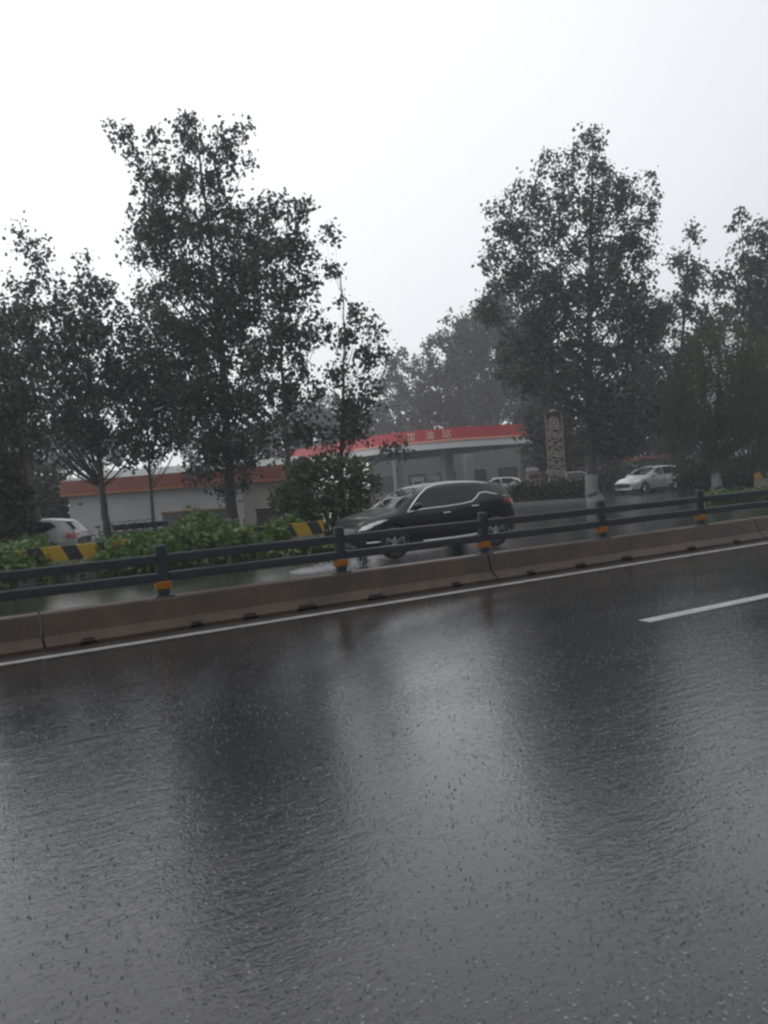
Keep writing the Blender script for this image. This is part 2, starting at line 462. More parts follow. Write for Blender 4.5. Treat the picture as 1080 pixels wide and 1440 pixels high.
# ------------------------------------------------------------------ foliage tools
def leaf_mesh(name, C, L, m, parent, aspect=.8, droop=.5, fold=.18):
    """C: (n,3) leaf positions, L: (n,) lengths -> one mesh of folded four-cornered leaves"""
    n = len(C)
    a = rng.normal(size=(n, 3)); a[:, 2] -= droop * 1.6
    a /= np.linalg.norm(a, axis=1)[:, None]
    q = rng.normal(size=(n, 3))
    b = np.cross(a, q); b /= np.linalg.norm(b, axis=1)[:, None] + 1e-9
    nn = np.cross(a, b)
    L = L[:, None]
    v = np.empty((n, 4, 3))
    v[:, 0] = C
    v[:, 1] = C + a*L*.42 + b*L*aspect*.5 + nn*L*fold
    v[:, 2] = C + a*L
    v[:, 3] = C + a*L*.42 - b*L*aspect*.5 + nn*L*fold
    me = bpy.data.meshes.new(name)
    me.vertices.add(4*n); me.vertices.foreach_set('co', v.reshape(-1).astype(np.float32))
    me.loops.add(4*n); me.loops.foreach_set('vertex_index', np.arange(4*n, dtype=np.int32))
    me.polygons.add(n)
    me.polygons.foreach_set('loop_start', np.arange(0, 4*n, 4, dtype=np.int32))
    me.update(calc_edges=True)
    me.validate()
    me.materials.append(m)
    o = bpy.data.objects.new(name, me); COL.objects.link(o)
    if parent is not None: o.parent = parent
    return o

OD_ALL = 2.7
def in_ellipsoid(n, bias=.6):
    d = rng.normal(size=(n, 3)); d /= np.linalg.norm(d, axis=1)[:, None]
    return d * (rng.random(n)[:, None] ** (1/3.0)) ** bias

def tree(label, px, z, trunk, r0, lobes, leaf=.158, od=1.5, m='leaf', bark='bark', clump=.37, group=None, cat='tree', name='tree',
         white=0.0, squash=.8, limbs=70, willow=False, per=34, aspect=.8):
    """lobes are (px, py, rx, ry, weight) in photograph pixels at depth z; trunk a list of (px, py) from the foot upward"""
    base = G(px, z)
    root = thing(name, label, cat, base, 0, group)
    k = z / FPX
    o3 = np.array(base)
    # trunk path
    path = [Vector((0, 0, -.05))]
    for tx, ty in trunk:
        path.append(W(tx, ty, z) - base)
    H = path[-1].z
    fine = []
    for i in range(len(path) - 1):
        for j in range(4):
            p = path[i].lerp(path[i+1], j/4)
            fine.append(p + Vector((random.uniform(-.03, .03), random.uniform(-.06, .06), 0)) * (1 if i + j else 0))
    fine.append(path[-1])
    def rad(h): return max(.02, r0 * (1 - .93 * min(1.0, max(h, 0) / H) ** .8) + r0 * .45 * math.exp(-max(h, 0) / .25))
    tb = MB().tube(fine, [rad(p.z) for p in fine], 10)
    # clumps
    cl = []
    for (cx, cy, rx, ry, w) in lobes:
        c = np.array(W(cx, cy, z)) - o3
        area = math.pi * rx * ry * k * k
        nl = w * area * od * OD_ALL / (leaf * leaf * aspect * .5)
        nc = max(3, int(nl / per))
        e = in_ellipsoid(nc)
        ra, rb = np.array(rgt0) * rx * k, np.array(fwd) * max(rx, ry * .6) * k * squash
        cl.append(c + e[:, :1]*ra + e[:, 1:2]*rb + e[:, 2:3]*np.array((0, 0, ry*k)))
    cl = np.concatenate(cl)
    cl = cl[cl[:, 2] > .15]
    # limbs: from the trunk up to a spread of the clumps
    idx = rng.permutation(len(cl))[:limbs]
    for i in idx:
        c = Vector(cl[i])
        hd = math.hypot(c.x - 0, c.y - 0)
        h0 = max(.24 * H, min(c.z - 1.25 * hd - .4, H * .90))
        # trunk point at that height
        tp = fine[-1]
        for a_, b_ in zip(fine[:-1], fine[1:]):
            if a_.z <= h0 <= b_.z:
                tp = a_.lerp(b_, (h0 - a_.z) / max(1e-6, b_.z - a_.z)); break
        mid = tp.lerp(c, .5) + Vector((random.uniform(-.15, .15), random.uniform(-.15, .15), -.08 * (c - tp).length))
        q1 = tp.lerp(mid, .5) + Vector((0, 0, -.02 * (c - tp).length)); q2 = mid.lerp(c, .5) + Vector((random.uniform(-.1, .1), random.uniform(-.1, .1), 0))
        rr = min(rad(h0) * .38, .012 * (c - tp).length + .008)
        tb.tube([tp, q1, mid, q2, c], [rr, rr*.8, rr*.6, rr*.4, .006], 5)
    t_ob = tb.build('trunk', [M[bark]], root, smooth=True)
    if white:
        wb = MB(); hs = [0, .1, .25, .5, .8, white]
        def at_h(h):
            for a_, b_ in zip(fine[:-1], fine[1:]):
                if a_.z <= h <= b_.z: return a_.lerp(b_, (h - a_.z) / max(1e-6, b_.z - a_.z))
            return fine[0]
        wb.tube([at_h(h) for h in hs], [rad(h) + .012 for h in hs], 12, cap=False)
        wb.build('whitewash', M['whitewash'], root, smooth=True)
    # leaves
    if willow:
        n = len(cl); P = []; LL = []
        for c in cl:
            ln = random.uniform(1.2, 3.4); m_ = int(ln / .055)
            sx, sy = random.gauss(0, .22), random.gauss(0, .22)
            t_ = np.linspace(0, 1, m_)
            pz = c[2] - ln * t_
            keep = pz > .9
            pts = np.stack([c[0] + sx*t_ + rng.normal(0, .03, m_), c[1] + sy*t_ + rng.normal(0, .03, m_), pz], 1)[keep]
            P.append(pts); LL.append(rng.uniform(.10, .17, len(pts)))
        leaf_mesh('crown', np.concatenate(P), np.concatenate(LL), M[m], root, .28, 1.6, .08)
    else:
        n = len(cl)
        reps = rng.integers(int(per*.5), int(per*1.5), n)
        C = np.repeat(cl, reps, axis=0)
        s = clump * rng.uniform(.55, 1.25, n)
        S = np.repeat(s, reps)[:, None]
        C = C + rng.normal(size=C.shape) * S * np.array((.5, .5, .55))
        C = C[C[:, 2] > .05]
        L = leaf * rng.uniform(.45, 1.35, len(C))
        leaf_mesh('crown', C, L, M[m], root, aspect)
    return root

def shrub(name, label, lobes, leaf, m, od=3.0, group=None, cat='shrub', stem=False):
    """lobes are world (x, y, z, rx, ry, rz): leafy domes on the ground"""
    lo = np.array(lobes, float)
    base = Vector((lo[:, 0].mean(), lo[:, 1].mean(), 0))
    root = thing(name, label, cat, base, 0, group)
    P = []
    sb = MB()
    for (x, y, z, rx, ry, rz) in lobes:
        n = int(od * 2 * math.pi * rx * max(rz, ry * .6) / (leaf * leaf * .4))
        d = rng.normal(size=(n, 3)); d /= np.linalg.norm(d, axis=1)[:, None]
        rr = rng.uniform(.5, 1.14, n)[:, None] * (1 + .2 * np.sin(d[:, :1] * 9 + x) * np.sin(d[:, 2:3] * 8 + y))
        p = d * rr * np.array((rx, ry, rz)) + np.array((x, y, z))
        P.append(p[p[:, 2] > .02])
        if stem:
            for _ in range(4):
                a = Vector((random.uniform(-.03, .03), random.uniform(-.03, .03), 0))
                b = Vector((x + random.uniform(-.7, .7) * rx, y + random.uniform(-.7, .7) * ry, z + rz * random.uniform(.2, .8))) - base
                sb.tube([a, a.lerp(b, .5) + Vector((0, 0, .06)), b], [.022, .015, .006], 5)
    P = np.concatenate(P) - np.array(base)
    leaf_mesh('foliage', P, leaf * rng.uniform(.6, 1.3, len(P)), M[m], root, .85, .2)
    if stem: sb.build('stem', M['bark'], root)
    return root

# ------------------------------------------------------------------ trees
GT = 'roadside trees in the rain'
tree('tallest poplar on the left with open ragged top and dark thick trunk behind the hedge', 327, 28,
     [(326, 720), (322, 660), (316, 560), (308, 450), (296, 340), (282, 240), (272, 165)], .24,
     [(268,176,26,28,.6),(228,196,20,18,.4),(172,185,16,13,.35),(188,205,20,26,.5),(340,180,18,16,.35),(322,222,32,32,.6),(265,232,55,42,.7),
      (215,255,30,25,.5),(270,290,72,48,.95),(186,312,24,20,.45),(210,345,36,36,.7),(300,360,80,58,1),(352,325,34,38,.8),(365,415,40,55,.8),(285,430,80,66,1),(300,520,78,78,1),
      (310,600,70,66,1),(312,660,50,32,.9),(248,500,38,58,.85)], group=GT, white=.9, limbs=110)
tree('slender tree with bare pole-like trunk just right of the tallest poplar', 409, 26,
     [(408, 725), (404, 650), (397, 540), (393, 430), (402, 330), (406, 280)], .12,
     [(395,298,33,28,.6),(432,300,9,24,.5),(424,345,26,33,.75),(398,380,48,48,.9),(420,450,38,52,.85),(392,520,45,58,.8),(425,560,32,58,.7),
      (398,615,42,36,.6)], group=GT, bark='bark_grey', limbs=60)
tree('small sparse tree between the slender tree and the petrol station roof', 482, 27,
     [(482, 720), (480, 640), (482, 560), (486, 470), (478, 380)], .10,
     [(470,330,17,9,.3),(468,384,13,7,.3),(480,455,26,33,.6),(512,470,26,36,.5),(495,540,38,48,.7),(530,520,24,28,.45),(482,596,38,34,.55),
      (545,620,20,12,.3),(562,632,12,6,.3)], group=GT, limbs=50)
tree('leaning tree at left with two feathery leaders over the low red building', 150, 28,
     [(149, 735), (143, 690), (138, 640), (130, 560), (122, 480), (116, 400)], .16,
     [(33,332,13,18,.5),(52,365,22,32,.6),(84,402,22,28,.5),(115,372,9,18,.45),(126,418,25,33,.6),(150,440,32,42,.7),(24,420,32,33,.6),
      (60,470,58,46,.95),(18,482,38,56,.9),(130,510,60,56,1.1),(178,500,34,50,.8),(70,550,66,56,1),(150,580,60,56,1.05),(95,622,60,32,.6),(165,632,38,22,.6)], group=GT, limbs=90)
tree('thin young tree standing between the leaning tree and the tallest poplar', 217, 30,
     [(215, 735), (210, 650), (206, 560), (208, 440)], .09,
     [(208,418,20,25,.6),(214,468,26,44,.9),(218,540,38,50,1.1),(215,608,40,38,1),(245,580,34,50,.9)], group=GT, bark='bark_grey', limbs=35)
tree('dark tree at the left picture edge with thick slanting grey trunk', 58, 24,
     [(54, 745), (45, 690), (36, 640), (22, 560), (10, 480)], .21,
     [(4,545,34,66,.9),(14,612,38,46,.9),(-25,480,40,60,1),(42,592,36,36,.7),(-30,580,40,60,1)], group=GT, bark='bark_grey', m='leaf_b', limbs=40)
tree('tallest broad tree on the right above the pale whitewashed trunk foot', 834, 40,
     [(832, 690), (830, 640), (828, 540), (830, 420), (832, 300), (834, 200)], .33,
     [(832,198,20,26,.7),(775,228,24,24,.55),(815,265,42,48,.8),(735,275,28,23,.5),(760,310,52,42,.8),(704,300,18,28,.5),(880,265,36,28,.6),
      (915,270,14,18,.5),(872,312,50,38,.75),(716,360,44,46,.8),(800,380,76,56,1),(890,372,38,38,.7),(740,430,66,52,.95),(830,460,86,66,1.1),
      (900,440,42,56,.8),(808,525,86,42,1.1),(875,590,60,46,1.1),(740,510,46,40,.9),(848,605,42,40,1)], group=GT, white=1.35, limbs=110, leaf=.19, clump=.46, od=1.45)
tree('grey tree with one pointed top right of the tallest right tree', 950, 52,
     [(948, 690), (950, 600), (962, 450), (970, 340)], .26,
     [(970,342,11,22,.6),(966,375,17,24,.75),(948,398,26,36,.6),(986,408,30,36,.7),(962,468,56,46,.9),(940,530,56,46,1),(898,560,56,50,1),(905,480,36,46,.8)], group=GT, m='leaf_b', leaf=.26, clump=.5, limbs=60)
tree('grey tree cut off by the right picture edge', 1076, 48,
     [(1072, 690), (1066, 560), (1052, 420), (1042, 310)], .24,
     [(1040,306,16,16,.4),(1066,342,32,32,.6),(1044,390,36,36,.8),(1082,420,46,56,1),(1050,470,56,56,1),(1105,500,50,80,1),(1100,360,40,50,.8)], group=GT, m='leaf_b', leaf=.26, clump=.5, limbs=60)
tree('green weeping willow with long hanging strands beside the white car', 1008, 37,
     [(1006, 680), (1005, 620), (1010, 560), (1015, 500)], .24,
     [(975,495,40,36,.8),(1025,475,56,40,.9),(1000,535,66,46,1),(1062,535,50,56,1),(1040,580,56,40,.9),(960,560,34,40,.8),(1090,580,40,50,.8)], group=GT, m='willow', willow=True,
     white=1.0, limbs=60, leaf=.30, od=2.0, per=5, name='willow')
tree('dark slim trunked tree at the right edge beside the striped wall', 1070, 44,
     [(1069, 680), (1067, 640), (1066, 580), (1064, 500)], .16,
     [(1060,520,40,40,.8),(1080,560,40,40,.8),(1050,575,36,30,.7)], group=GT, m='leaf_b', leaf=.24, clump=.45, limbs=25)
tree('dense dark tree mass behind the ornate column', 775, 52,
     [(765, 670), (764, 620), (762, 560)], .3,
     [(768,590,34,46,1.1),(800,605,40,50,1.1),(762,630,26,34,1),(800,560,46,40,1),(795,640,40,26,1)], group='dark trees behind the petrol station', m='leaf_b', leaf=.36, clump=.7, limbs=25)
tree('dense dark tree behind the white car and the low red strip', 880, 70,
     [(880, 670), (880, 620), (880, 560)], .3,
     [(842,650,30,20,1.2),(850,668,40,20,1.2),(905,668,44,18,1.1),(960,668,40,18,1.1),(832,640,40,30,1.2),(860,640,40,30,1.2),(860,610,46,50,1.2),(905,610,50,46,1.2),(950,600,46,56,1.2),(985,620,46,46,1.1),(900,570,60,40,1)], group='dark trees behind the petrol station', m='leaf_b', leaf=.36, clump=.7, limbs=25)
GF = 'far trees fading into the rain haze'
tree('hazy far tree with the highest crown above the petrol station roof', 700, 100,
     [(699, 650), (698, 560), (696, 440)], .35,
     [(690,450,28,38,.8),(715,440,26,36,.8),(668,470,26,36,.8),(700,510,50,56,1.1),(735,500,36,60,1.1),(710,570,56,46,1.2),(750,560,36,46,1)], group=GF, m='leaf_far', od=2.0, leaf=.42, clump=.9, limbs=30)
tree('hazy far tree stepping down to the left of the highest far crown', 634, 108,
     [(634, 655), (634, 560), (638, 470)], .35,
     [(640,470,20,28,.7),(622,505,30,36,.9),(655,505,28,40,1),(630,555,50,40,1.1),(610,585,40,36,1.1),(668,580,40,36,1.1)], group=GF, m='leaf_far', od=2.0, leaf=.45, clump=.9, limbs=30)
tree('low hazy far tree just right of the small sparse tree', 572, 122,
     [(572, 655), (571, 600), (570, 530)], .35,
     [(566,520,24,26,.6),(585,548,24,26,.6),(552,545,22,30,.8),(565,590,46,34,1.1),(545,615,40,30,1.1)], group=GF, m='leaf_far', od=2.0, leaf=.48, clump=.9, limbs=25)
tree('low hazy far tree behind the red building roof', 440, 128,
     [(440, 670), (440, 620), (440, 580)], .35,
     [(430,600,40,36,1),(470,590,36,36,1),(500,600,36,34,1),(400,620,36,30,1)], group=GF, m='leaf_far', od=2.0, leaf=.48, clump=.9, limbs=20)
for i, (px, lab) in enumerate(((330, 'low hazy far tree behind the tallest poplar trunk'), (110, 'low hazy far tree behind the leaning left tree'), (20, 'low hazy far tree at the left picture edge'))):
    tree(lab, px, 118, [(px, 680), (px, 630), (px, 600)], .3, [(px-30,640,40,30,1),(px+25,632,44,34,1),(px,618,30,24,.8)], group=GF, m='leaf_far', leaf=.5, clump=1.0, limbs=16)

# ------------------------------------------------------------------ hedges and shrubs
def pl(px, py, z, rx, ry):
    c = W(px, py, z); k = z / FPX
    return (c.x, c.y, max(c.z, .1), rx*k, rx*k*.8, ry*k)
def hedge_lobes(s0, s1, n0, n1, h0, h1, count, rx=.6):
    out = []
    for i in range(count):
        t = (i + random.random()) / count
        s = s0 + (s1 - s0) * t
        u = random.random()
        n = n0 + (n1 - n0) * u
        h = h0 + (h1 - h0) * u
        h *= random.uniform(.8, 1.15)
        r = rx * random.uniform(.7, 1.3)
        out.append((s, n, h * .45, r, r * .8, h * .55))
    return out
shrub('bush', 'dark evergreen bush left of the low red building end', [pl(70,690,41,30,40), pl(45,700,41,30,40), pl(80,715,41,24,30), pl(20,680,41,34,50)], .24, 'shrub_dark', 2.4, None, 'bush')
GH = 'overgrown hedges behind the railing'
shrub('hedge', 'overgrown leafy hedge spilling round the striped wall below the tallest poplar', 
      hedge_lobes(3.25, 4.2, 19.7, 21.8, .72, .74, 20) + hedge_lobes(4.1, 5.2, 19.7, 22.0, .78, .86, 22) + hedge_lobes(5.1, 6.45, 19.7, 22.3, .84, 1.15, 28) + hedge_lobes(7.35, 7.65, 19.75, 20.3, .74, .82, 6, .3) + hedge_lobes(6.6, 8.9, 21.2, 22.2, .62, .85, 16, .42) + hedge_lobes(3.0, 9.0, 19.55, 19.85, .22, .36, 26, .35),
      .15, 'hedge', 2.6, GH, 'hedge')
shrub('hedge', 'overgrown leafy hedge at the far left in front of the white hatchback',
      hedge_lobes(-4.5, 1.75, 19.7, 22.0, .84, .95, 58) + hedge_lobes(1.9, 3.2, 20.7, 21.6, .45, .6, 10, .4) + hedge_lobes(-4.5, 2.6, 19.55, 19.9, .25, .42, 26, .35),
      .15, 'hedge', 2.4, GH, 'hedge')
shrub('bush', 'bright green tall bush under the small sparse tree beside the dark suv',
      [pl(425,668,25,26,24), pl(455,655,25,30,20), pl(490,662,25,30,24), pl(516,680,25,22,20), pl(440,695,25,38,26), pl(485,700,25,40,28), pl(415,715,25,28,24), pl(460,725,25,40,20), pl(505,715,25,26,18), pl(395,700,25,18,18)],
      .14, 'shrub', 1.6, None, 'bush', True)
shrub('bush', 'very dark rounded bush at the left picture edge under the slanting trunk',
      [pl(0,690,22.8,32,44), pl(22,705,22.8,22,40), pl(-30,680,22.8,36,60), pl(10,745,22.8,34,26), pl(10,655,22.8,22,22)], .16, 'shrub_dark', 2.2, None, 'bush')
hl = []
for i in range(15):
    q = G(722 + i * 7.6, 42.5 + random.uniform(-.4, .4))
    hh = random.uniform(.95, 1.15)
    hl.append((q.x, q.y, hh*.5, .5, .55, hh*.58))
shrub('hedge', 'low dark clipped hedge in front of the ornate column', hl, .17, 'hedge_far', 2.6, None, 'hedge')
hl = []
for i in range(16):
    q = G(960 + i * 9, 45.0 + random.uniform(-.4, .4))
    hl.append((q.x, q.y, .7, .6, .6, .75 + random.uniform(-.1, .25)))
shrub('hedge', 'dark hedge below the willow strands at the right edge', hl, .18, 'hedge_far', 2.2, None, 'hedge')
hl = []
for i in range(12):
    q = G(992 + i * 9, 30.5 + random.uniform(-.3, .3))
    hl.append((q.x, q.y, .16, .45, .4, .26))
shrub('hedge', 'low green ground hedge seen between the rails at the right edge', hl, .13, 'hedge', 2.2, None, 'hedge')

hl = []
for i in range(34):
    q = G(832 + i * 8.2, 63 + random.uniform(-.8, .8))
    hl.append((q.x, q.y, .75, .9, .8, random.uniform(.75, 1.0)))
shrub('hedge', 'long dark hedge far behind the white estate car and the hut', hl, .34, 'shrub_dark', 3.0, None, 'hedge')
# ------------------------------------------------------------------ striped low walls
def striped_wall(label, a, b, h=.72):
    a, b = Vector(a), Vector(b); L = (b - a).length
    ang = math.atan2((b - a).y, (b - a).x)
    root = thing('striped_wall', label, 'low wall', a, ang, 'black and yellow striped low walls')
    MB().box(0, L, 0, .22, 0, h - .36, bev=.01).build('wall_base', M['conc'], root)
    band = MB()
    x = -.3; i = 0; z0, z1 = h - .359, h
    sl = .17
    while x < L + .3:
        w = .46 if i % 2 else .34
        q = [max(0, min(L, v)) for v in (x, x + w, x + w - sl, x - sl)]
        if q[1] - q[0] > .004 or q[2] - q[3] > .004:
            vs = [(q[0], -.004, z0), (q[1], -.004, z0), (q[2], -.004, z1), (q[3], -.004, z1),
                  (q[0], .224, z0), (q[1], .224, z0), (q[2], .224, z1), (q[3], .224, z1)]
            band.add(vs, [(0,1,2,3), (7,6,5,4), (3,2,6,7), (0,4,5,1)] + ([(1,5,6,2)] if q[1] >= L or q[2] >= L else []) + ([(0,3,7,4)] if q[0] <= 0 or q[3] <= 0 else []), i % 2)
        x += w; i += 1
    band.build('striped_band', [M['black'], M['yellow']], root)
    return root
striped_wall('long black and yellow striped low wall half buried in the left hedge', (-3.0, 20.2, 0), (9.05, 20.2, 0), .78)
q0, q1 = G(1058, 43.0), G(1130, 41.0)
striped_wall('short black and yellow striped low wall at the right edge under the willow', q0, q1, .80)

# ------------------------------------------------------------------ cars
def cr_sample(xs, ks, vs):
    """monotone-ish cubic through key values"""
    ks = np.array(ks, float); vs = np.array(vs, float)
    d = np.gradient(vs, ks)
    sec = np.diff(vs) / np.diff(ks)
    for i in range(1, len(ks)-1):
        if sec[i-1] * sec[i] <= 0: d[i] = 0
        else: d[i] = 2 * sec[i-1] * sec[i] / (sec[i-1] + sec[i])
    d[0], d[-1] = sec[0], sec[-1]
    i = np.clip(np.searchsorted(ks, xs, 'right') - 1, 0, len(ks) - 2)
    h = ks[i+1] - ks[i]; t = np.clip((xs - ks[i]) / h, 0, 1)
    return (2*t**3-3*t**2+1)*vs[i] + (t**3-2*t**2+t)*h*d[i] + (-2*t**3+3*t**2)*vs[i+1] + (t**3-t**2)*h*d[i+1]

def inpoly(x, z, poly):
    c = False; n = len(poly)
    for i in range(n):
        x0, z0 = poly[i]; x1, z1 = poly[(i+1) % n]
        if (z0 > z) != (z1 > z) and x < (x1-x0)*(z-z0)/(z1-z0) + x0: c = not c
    return c

def car(name, label, P, paint, loc, rz, cat='car', detail=True, group=None):
    root = thing(name, label, cat, loc, rz, group)
    L, Wd, Rw = P['L'], P['W'], P['Rw']
    xs = np.concatenate([np.linspace(0, .3, 14)[:-1], np.linspace(.3, L-.35, 190)[:-1], np.linspace(L-.35, L, 16)])
    g = lambda key: cr_sample(xs, *zip(*P[key]))
    zt, zb, zbelt = g('top'), g('bot'), g('belt')
    wf, yrf = g('wid'), g('roofw')
    K = 10; rows = []
    for i, x in enumerate(xs):
        hw = Wd/2 * wf[i]
        yr = hw * yrf[i]
        z0, zl, z1 = zb[i], zbelt[i], zt[i]
        zl = min(zl, z1 - .015)
        ze = z1 - .10 * (z1 - zl) - .012
        ctrl = [(hw*.86, z0), (hw*.955, z0+.05), (hw*.995, z0 + .42*(zl-z0)), (hw*1.0, z0+.70*(zl-z0)), (hw*.955, zl), (yr, ze), (yr*.6, z1-.008), (0, z1)]
        pts = []
        for a, b in zip(ctrl[:-1], ctrl[1:]):
            for k in range(K): pts.append((a[0]+(b[0]-a[0])*k/K, a[1]+(b[1]-a[1])*k/K))
        pts.append(ctrl[-1])
        pts = np.array(pts)
        for _ in range(6):
            q = pts.copy(); q[1:-1] = (pts[:-2] + 2*pts[1:-1] + pts[2:]) / 4; pts = q
        rows.append(pts)
    rows = np.array(rows)                       # (nx, nv, 2) half section
    nx, nv = rows.shape[:2]
    # pull vertices near the wheel arches onto the arch circle
    V = np.zeros((nx, 2*nv-1, 3))
    for i in range(nx):
        V[i, :nv, 0] = xs[i]; V[i, :nv, 1] = -rows[i, :, 0]; V[i, :nv, 2] = rows[i, :, 1]
        V[i, nv:, 0] = xs[i]; V[i, nv:, 1] = rows[i, -2::-1, 0]; V[i, nv:, 2] = rows[i, -2::-1, 1]
    Ra = Rw * 1.16
    belt_j = 4 * K
    side_j = [j for j in range(2*nv-1) if j < belt_j or j > 2*nv-2-belt_j]
    for xw in P['axles']:
        for j in side_j:
            dx, dz = V[:, j, 0] - xw, V[:, j, 2] - Rw
            d = np.hypot(dx, dz)
            near = (np.abs(d - Ra) < .022)
            V[near, j, 0] = xw + dx[near] / d[near] * Ra
            V[near, j, 2] = Rw + dz[near] / d[near] * Ra
    flat = V.reshape(-1, 3)
    ncol = 2*nv - 1
    parts = {}
    def put(key, f): parts.setdefault(key, []).append(f)
    for i in range(nx - 1):
        for j in range(ncol - 1):
            f = (i*ncol+j, (i+1)*ncol+j, (i+1)*ncol+j+1, i*ncol+j+1)
            c = flat[list(f)].mean(0)
            jj = min(j, ncol-2-j)
            if jj < belt_j and any(math.hypot(c[0]-xw, c[2]-Rw) < Ra for xw in P['axles']): continue
            key = 'body'
            sd_ = 'near' if c[1] < 0 else 'off'
            if belt_j - 6 <= jj < 5*K + 4:
                for q, poly in enumerate(P['windows']):
                    if inpoly(c[0], c[2], poly): key = ('side_window', sd_, q)
            if jj >= 5*K:
                if P['ws'][0] < c[0] < P['ws'][1]: key = ('windscreen', '', 0)
                if P['rw'][0] < c[0] < P['rw'][1]: key = ('rear_window', '', 0)
            if jj < 6*K:
                if inpoly(c[0], c[2], P['head']): key = ('headlight', sd_, 0)
                if inpoly(c[0], c[2], P['tail']): key = ('tail_light', sd_, 0)
            put(key, f)
    # front cap, rear cap, floor
    body = parts['body']
    body.append(tuple(range(ncol-1, -1, -1)))
    body.append(tuple((nx-1)*ncol + j for j in range(ncol)))
    def build(nm, faces, m):
        used = sorted({v for f in faces for v in f}); mp = {v: k for k, v in enumerate(used)}
        mb = MB(); mb.add([tuple(flat[v]) for v in used], [tuple(mp[v] for v in f) for f in faces])
        return mb.build(nm, m, root, smooth=True)
    build('body', body, paint)
    for key, fs in parts.items():
        if key == 'body': continue
        build(key[0], fs, {'side_window': M['winglass'], 'windscreen': M['winglass'], 'rear_window': M['winglass'], 'headlight': M['lamp'], 'tail_light': M['tail']}[key[0]])
    def surf(x, z, side=-1, off=.006):
        i = int(np.argmin(np.abs(xs - x)))
        half = rows[i]
        j = int(np.argmin(np.abs(half[:5*K+5, 1] - z)))
        return Vector((x, side * (half[j, 0] + off), z))
    # floor and wheel wells
    fl = MB()
    fl.box(.25, L-.25, -Wd*.40, Wd*.40, P['floor'], P['floor']+.06)
    for xw in P['axles']:
        for sdn in (-1, 1):
            y0, y1 = sorted((sdn*(Wd/2-.34), sdn*(Wd/2-.10)))
            T = Matrix.Translation((xw, 0, Rw)) @ Matrix.Rotation(R(90), 4, 'X')
            n_ = 20
            prof_ = [(Ra*.985, -y1), (Ra*.985, -y0)]
            vs = []
            for r_, h_ in prof_:
                for k in range(n_):
                    an = 2*math.pi*k/n_
                    zz = Rw + r_*math.sin(an)
                    vs.append((xw + r_*math.cos(an), -h_, max(zz, P['floor'])))
            inner = range(n_) if sdn < 0 else range(n_, 2*n_)
            fs = [(k, (k+1) % n_, n_+(k+1) % n_, n_+k) for k in range(n_)]
            # closed at the inboard side
            inb = [v for v in range(n_)] if abs(vs[0][1]) < abs(vs[n_][1]) else [n_+v for v in range(n_)]
            fs.append(tuple(inb))
            fl.add(vs, fs)
    fl.build('wheel_well', M['trim'], root)
    # wheels
    for xw in P['axles']:
        for sdn in (-1, 1):
            w = MB()
            yc = sdn*(Wd/2 - .115)
            T = Matrix.Translation((xw, yc, Rw)) @ Matrix.Rotation(R(90) if sdn < 0 else R(-90), 4, 'X')
            # z of the lathe = outward
            ty = MB().lathe([(Rw*.62, -.10), (Rw*.9, -.115), (Rw*.985, -.09), (Rw, -.05), (Rw, .05), (Rw*.985, .09), (Rw*.9, .112), (Rw*.70, .105), (Rw*.66, .09), (Rw*.64, .02)], 28, 0, T)
            wo = MB().lathe([(Rw*.60, -.06), (Rw*.60, -.02), (.04, -.01)], 20, 0, T).build('wheel', M['trim'], root)
            ty.build('tyre', M['tyre'], wo, smooth=True)
            rm = MB()
            rm.lathe([(Rw*.655, .03), (Rw*.665, .095), (Rw*.63, .10), (Rw*.60, .06), (Rw*.61, .03)], 28, 0, T)
            rm.lathe([(.001, .03), (.055, .035), (.05, .075), (.001, .08)], 12, 0, T)
            for k in range(5):
                for dd in (-.16, .16):
                    an = 2*math.pi*k/5 + .3
                    A = Vector((.045*math.cos(an+dd*2), .045*math.sin(an+dd*2), .06)); B = Vector((Rw*.63*math.cos(an+dd), Rw*.63*math.sin(an+dd), .085))
                    rm.tube([T @ A, T @ B], [.020, .022], 6)
            rm.build('rim', M['alloy'], wo)
    if detail:
        for sdn in (-1, 1):
            for nm, pts, r_, closed, mm in P.get('strips', []):
                pp = [surf(x, z, sdn, .004) for x, z in pts]
                MB().tube(pp, r_, 5, closed=closed).build(nm, M[mm], root, smooth=True)
            for x, z in P.get('handles', []):
                c = surf(x, z, sdn, .012)
                MB().box(c.x-.10, c.x+.10, c.y-.014, c.y+.014, c.z-.014, c.z+.014, bev=.008).build('door_handle', M[P.get('handle_mat', 'chrome')], root)
            mx, mz = P['mirror']
            c = surf(mx, mz, sdn, 0)
            mm = MB()
            mm.lathe([(.002, -.13), (.05, -.12), (.078, -.06), (.085, 0), (.075, .07), (.04, .105), (.002, .11)], 12, 0,
                     Matrix.Translation((c.x+.03, c.y + sdn*.14, c.z+.09)) @ Matrix.Rotation(R(90), 4, 'X') @ Matrix.Diagonal((1.25, .85, 1, 1)))
            mm.box(c.x-.0, c.x+.07, min(c.y-.02*sdn, c.y+sdn*.1), max(c.y-.02*sdn, c.y+sdn*.1), c.z+.01, c.z+.06)
            mm.build('mirror', paint, root, smooth=True)
            for x in P.get('seams', []):
                zz = np.linspace(P['floor']+.14, np.interp(x, *zip(*P['belt']))-.02, 8)
                MB().tube([surf(x, z, sdn, -.001) for z in zz], .005, 4).build('door_seam', M['trim'], root)
            for (x0, x1, z0, z1) in P.get('fog', []):
                c = surf((x0+x1)/2, (z0+z1)/2, sdn, .004); d0 = surf(x0, (z0+z1)/2, sdn, .004); d1 = surf(x1, (z0+z1)/2, sdn, .004)
                MB().tube([d0, c, d1], [(z1-z0)/2]*3, 6).build('fog_light', M['lamp'], root, smooth=True)
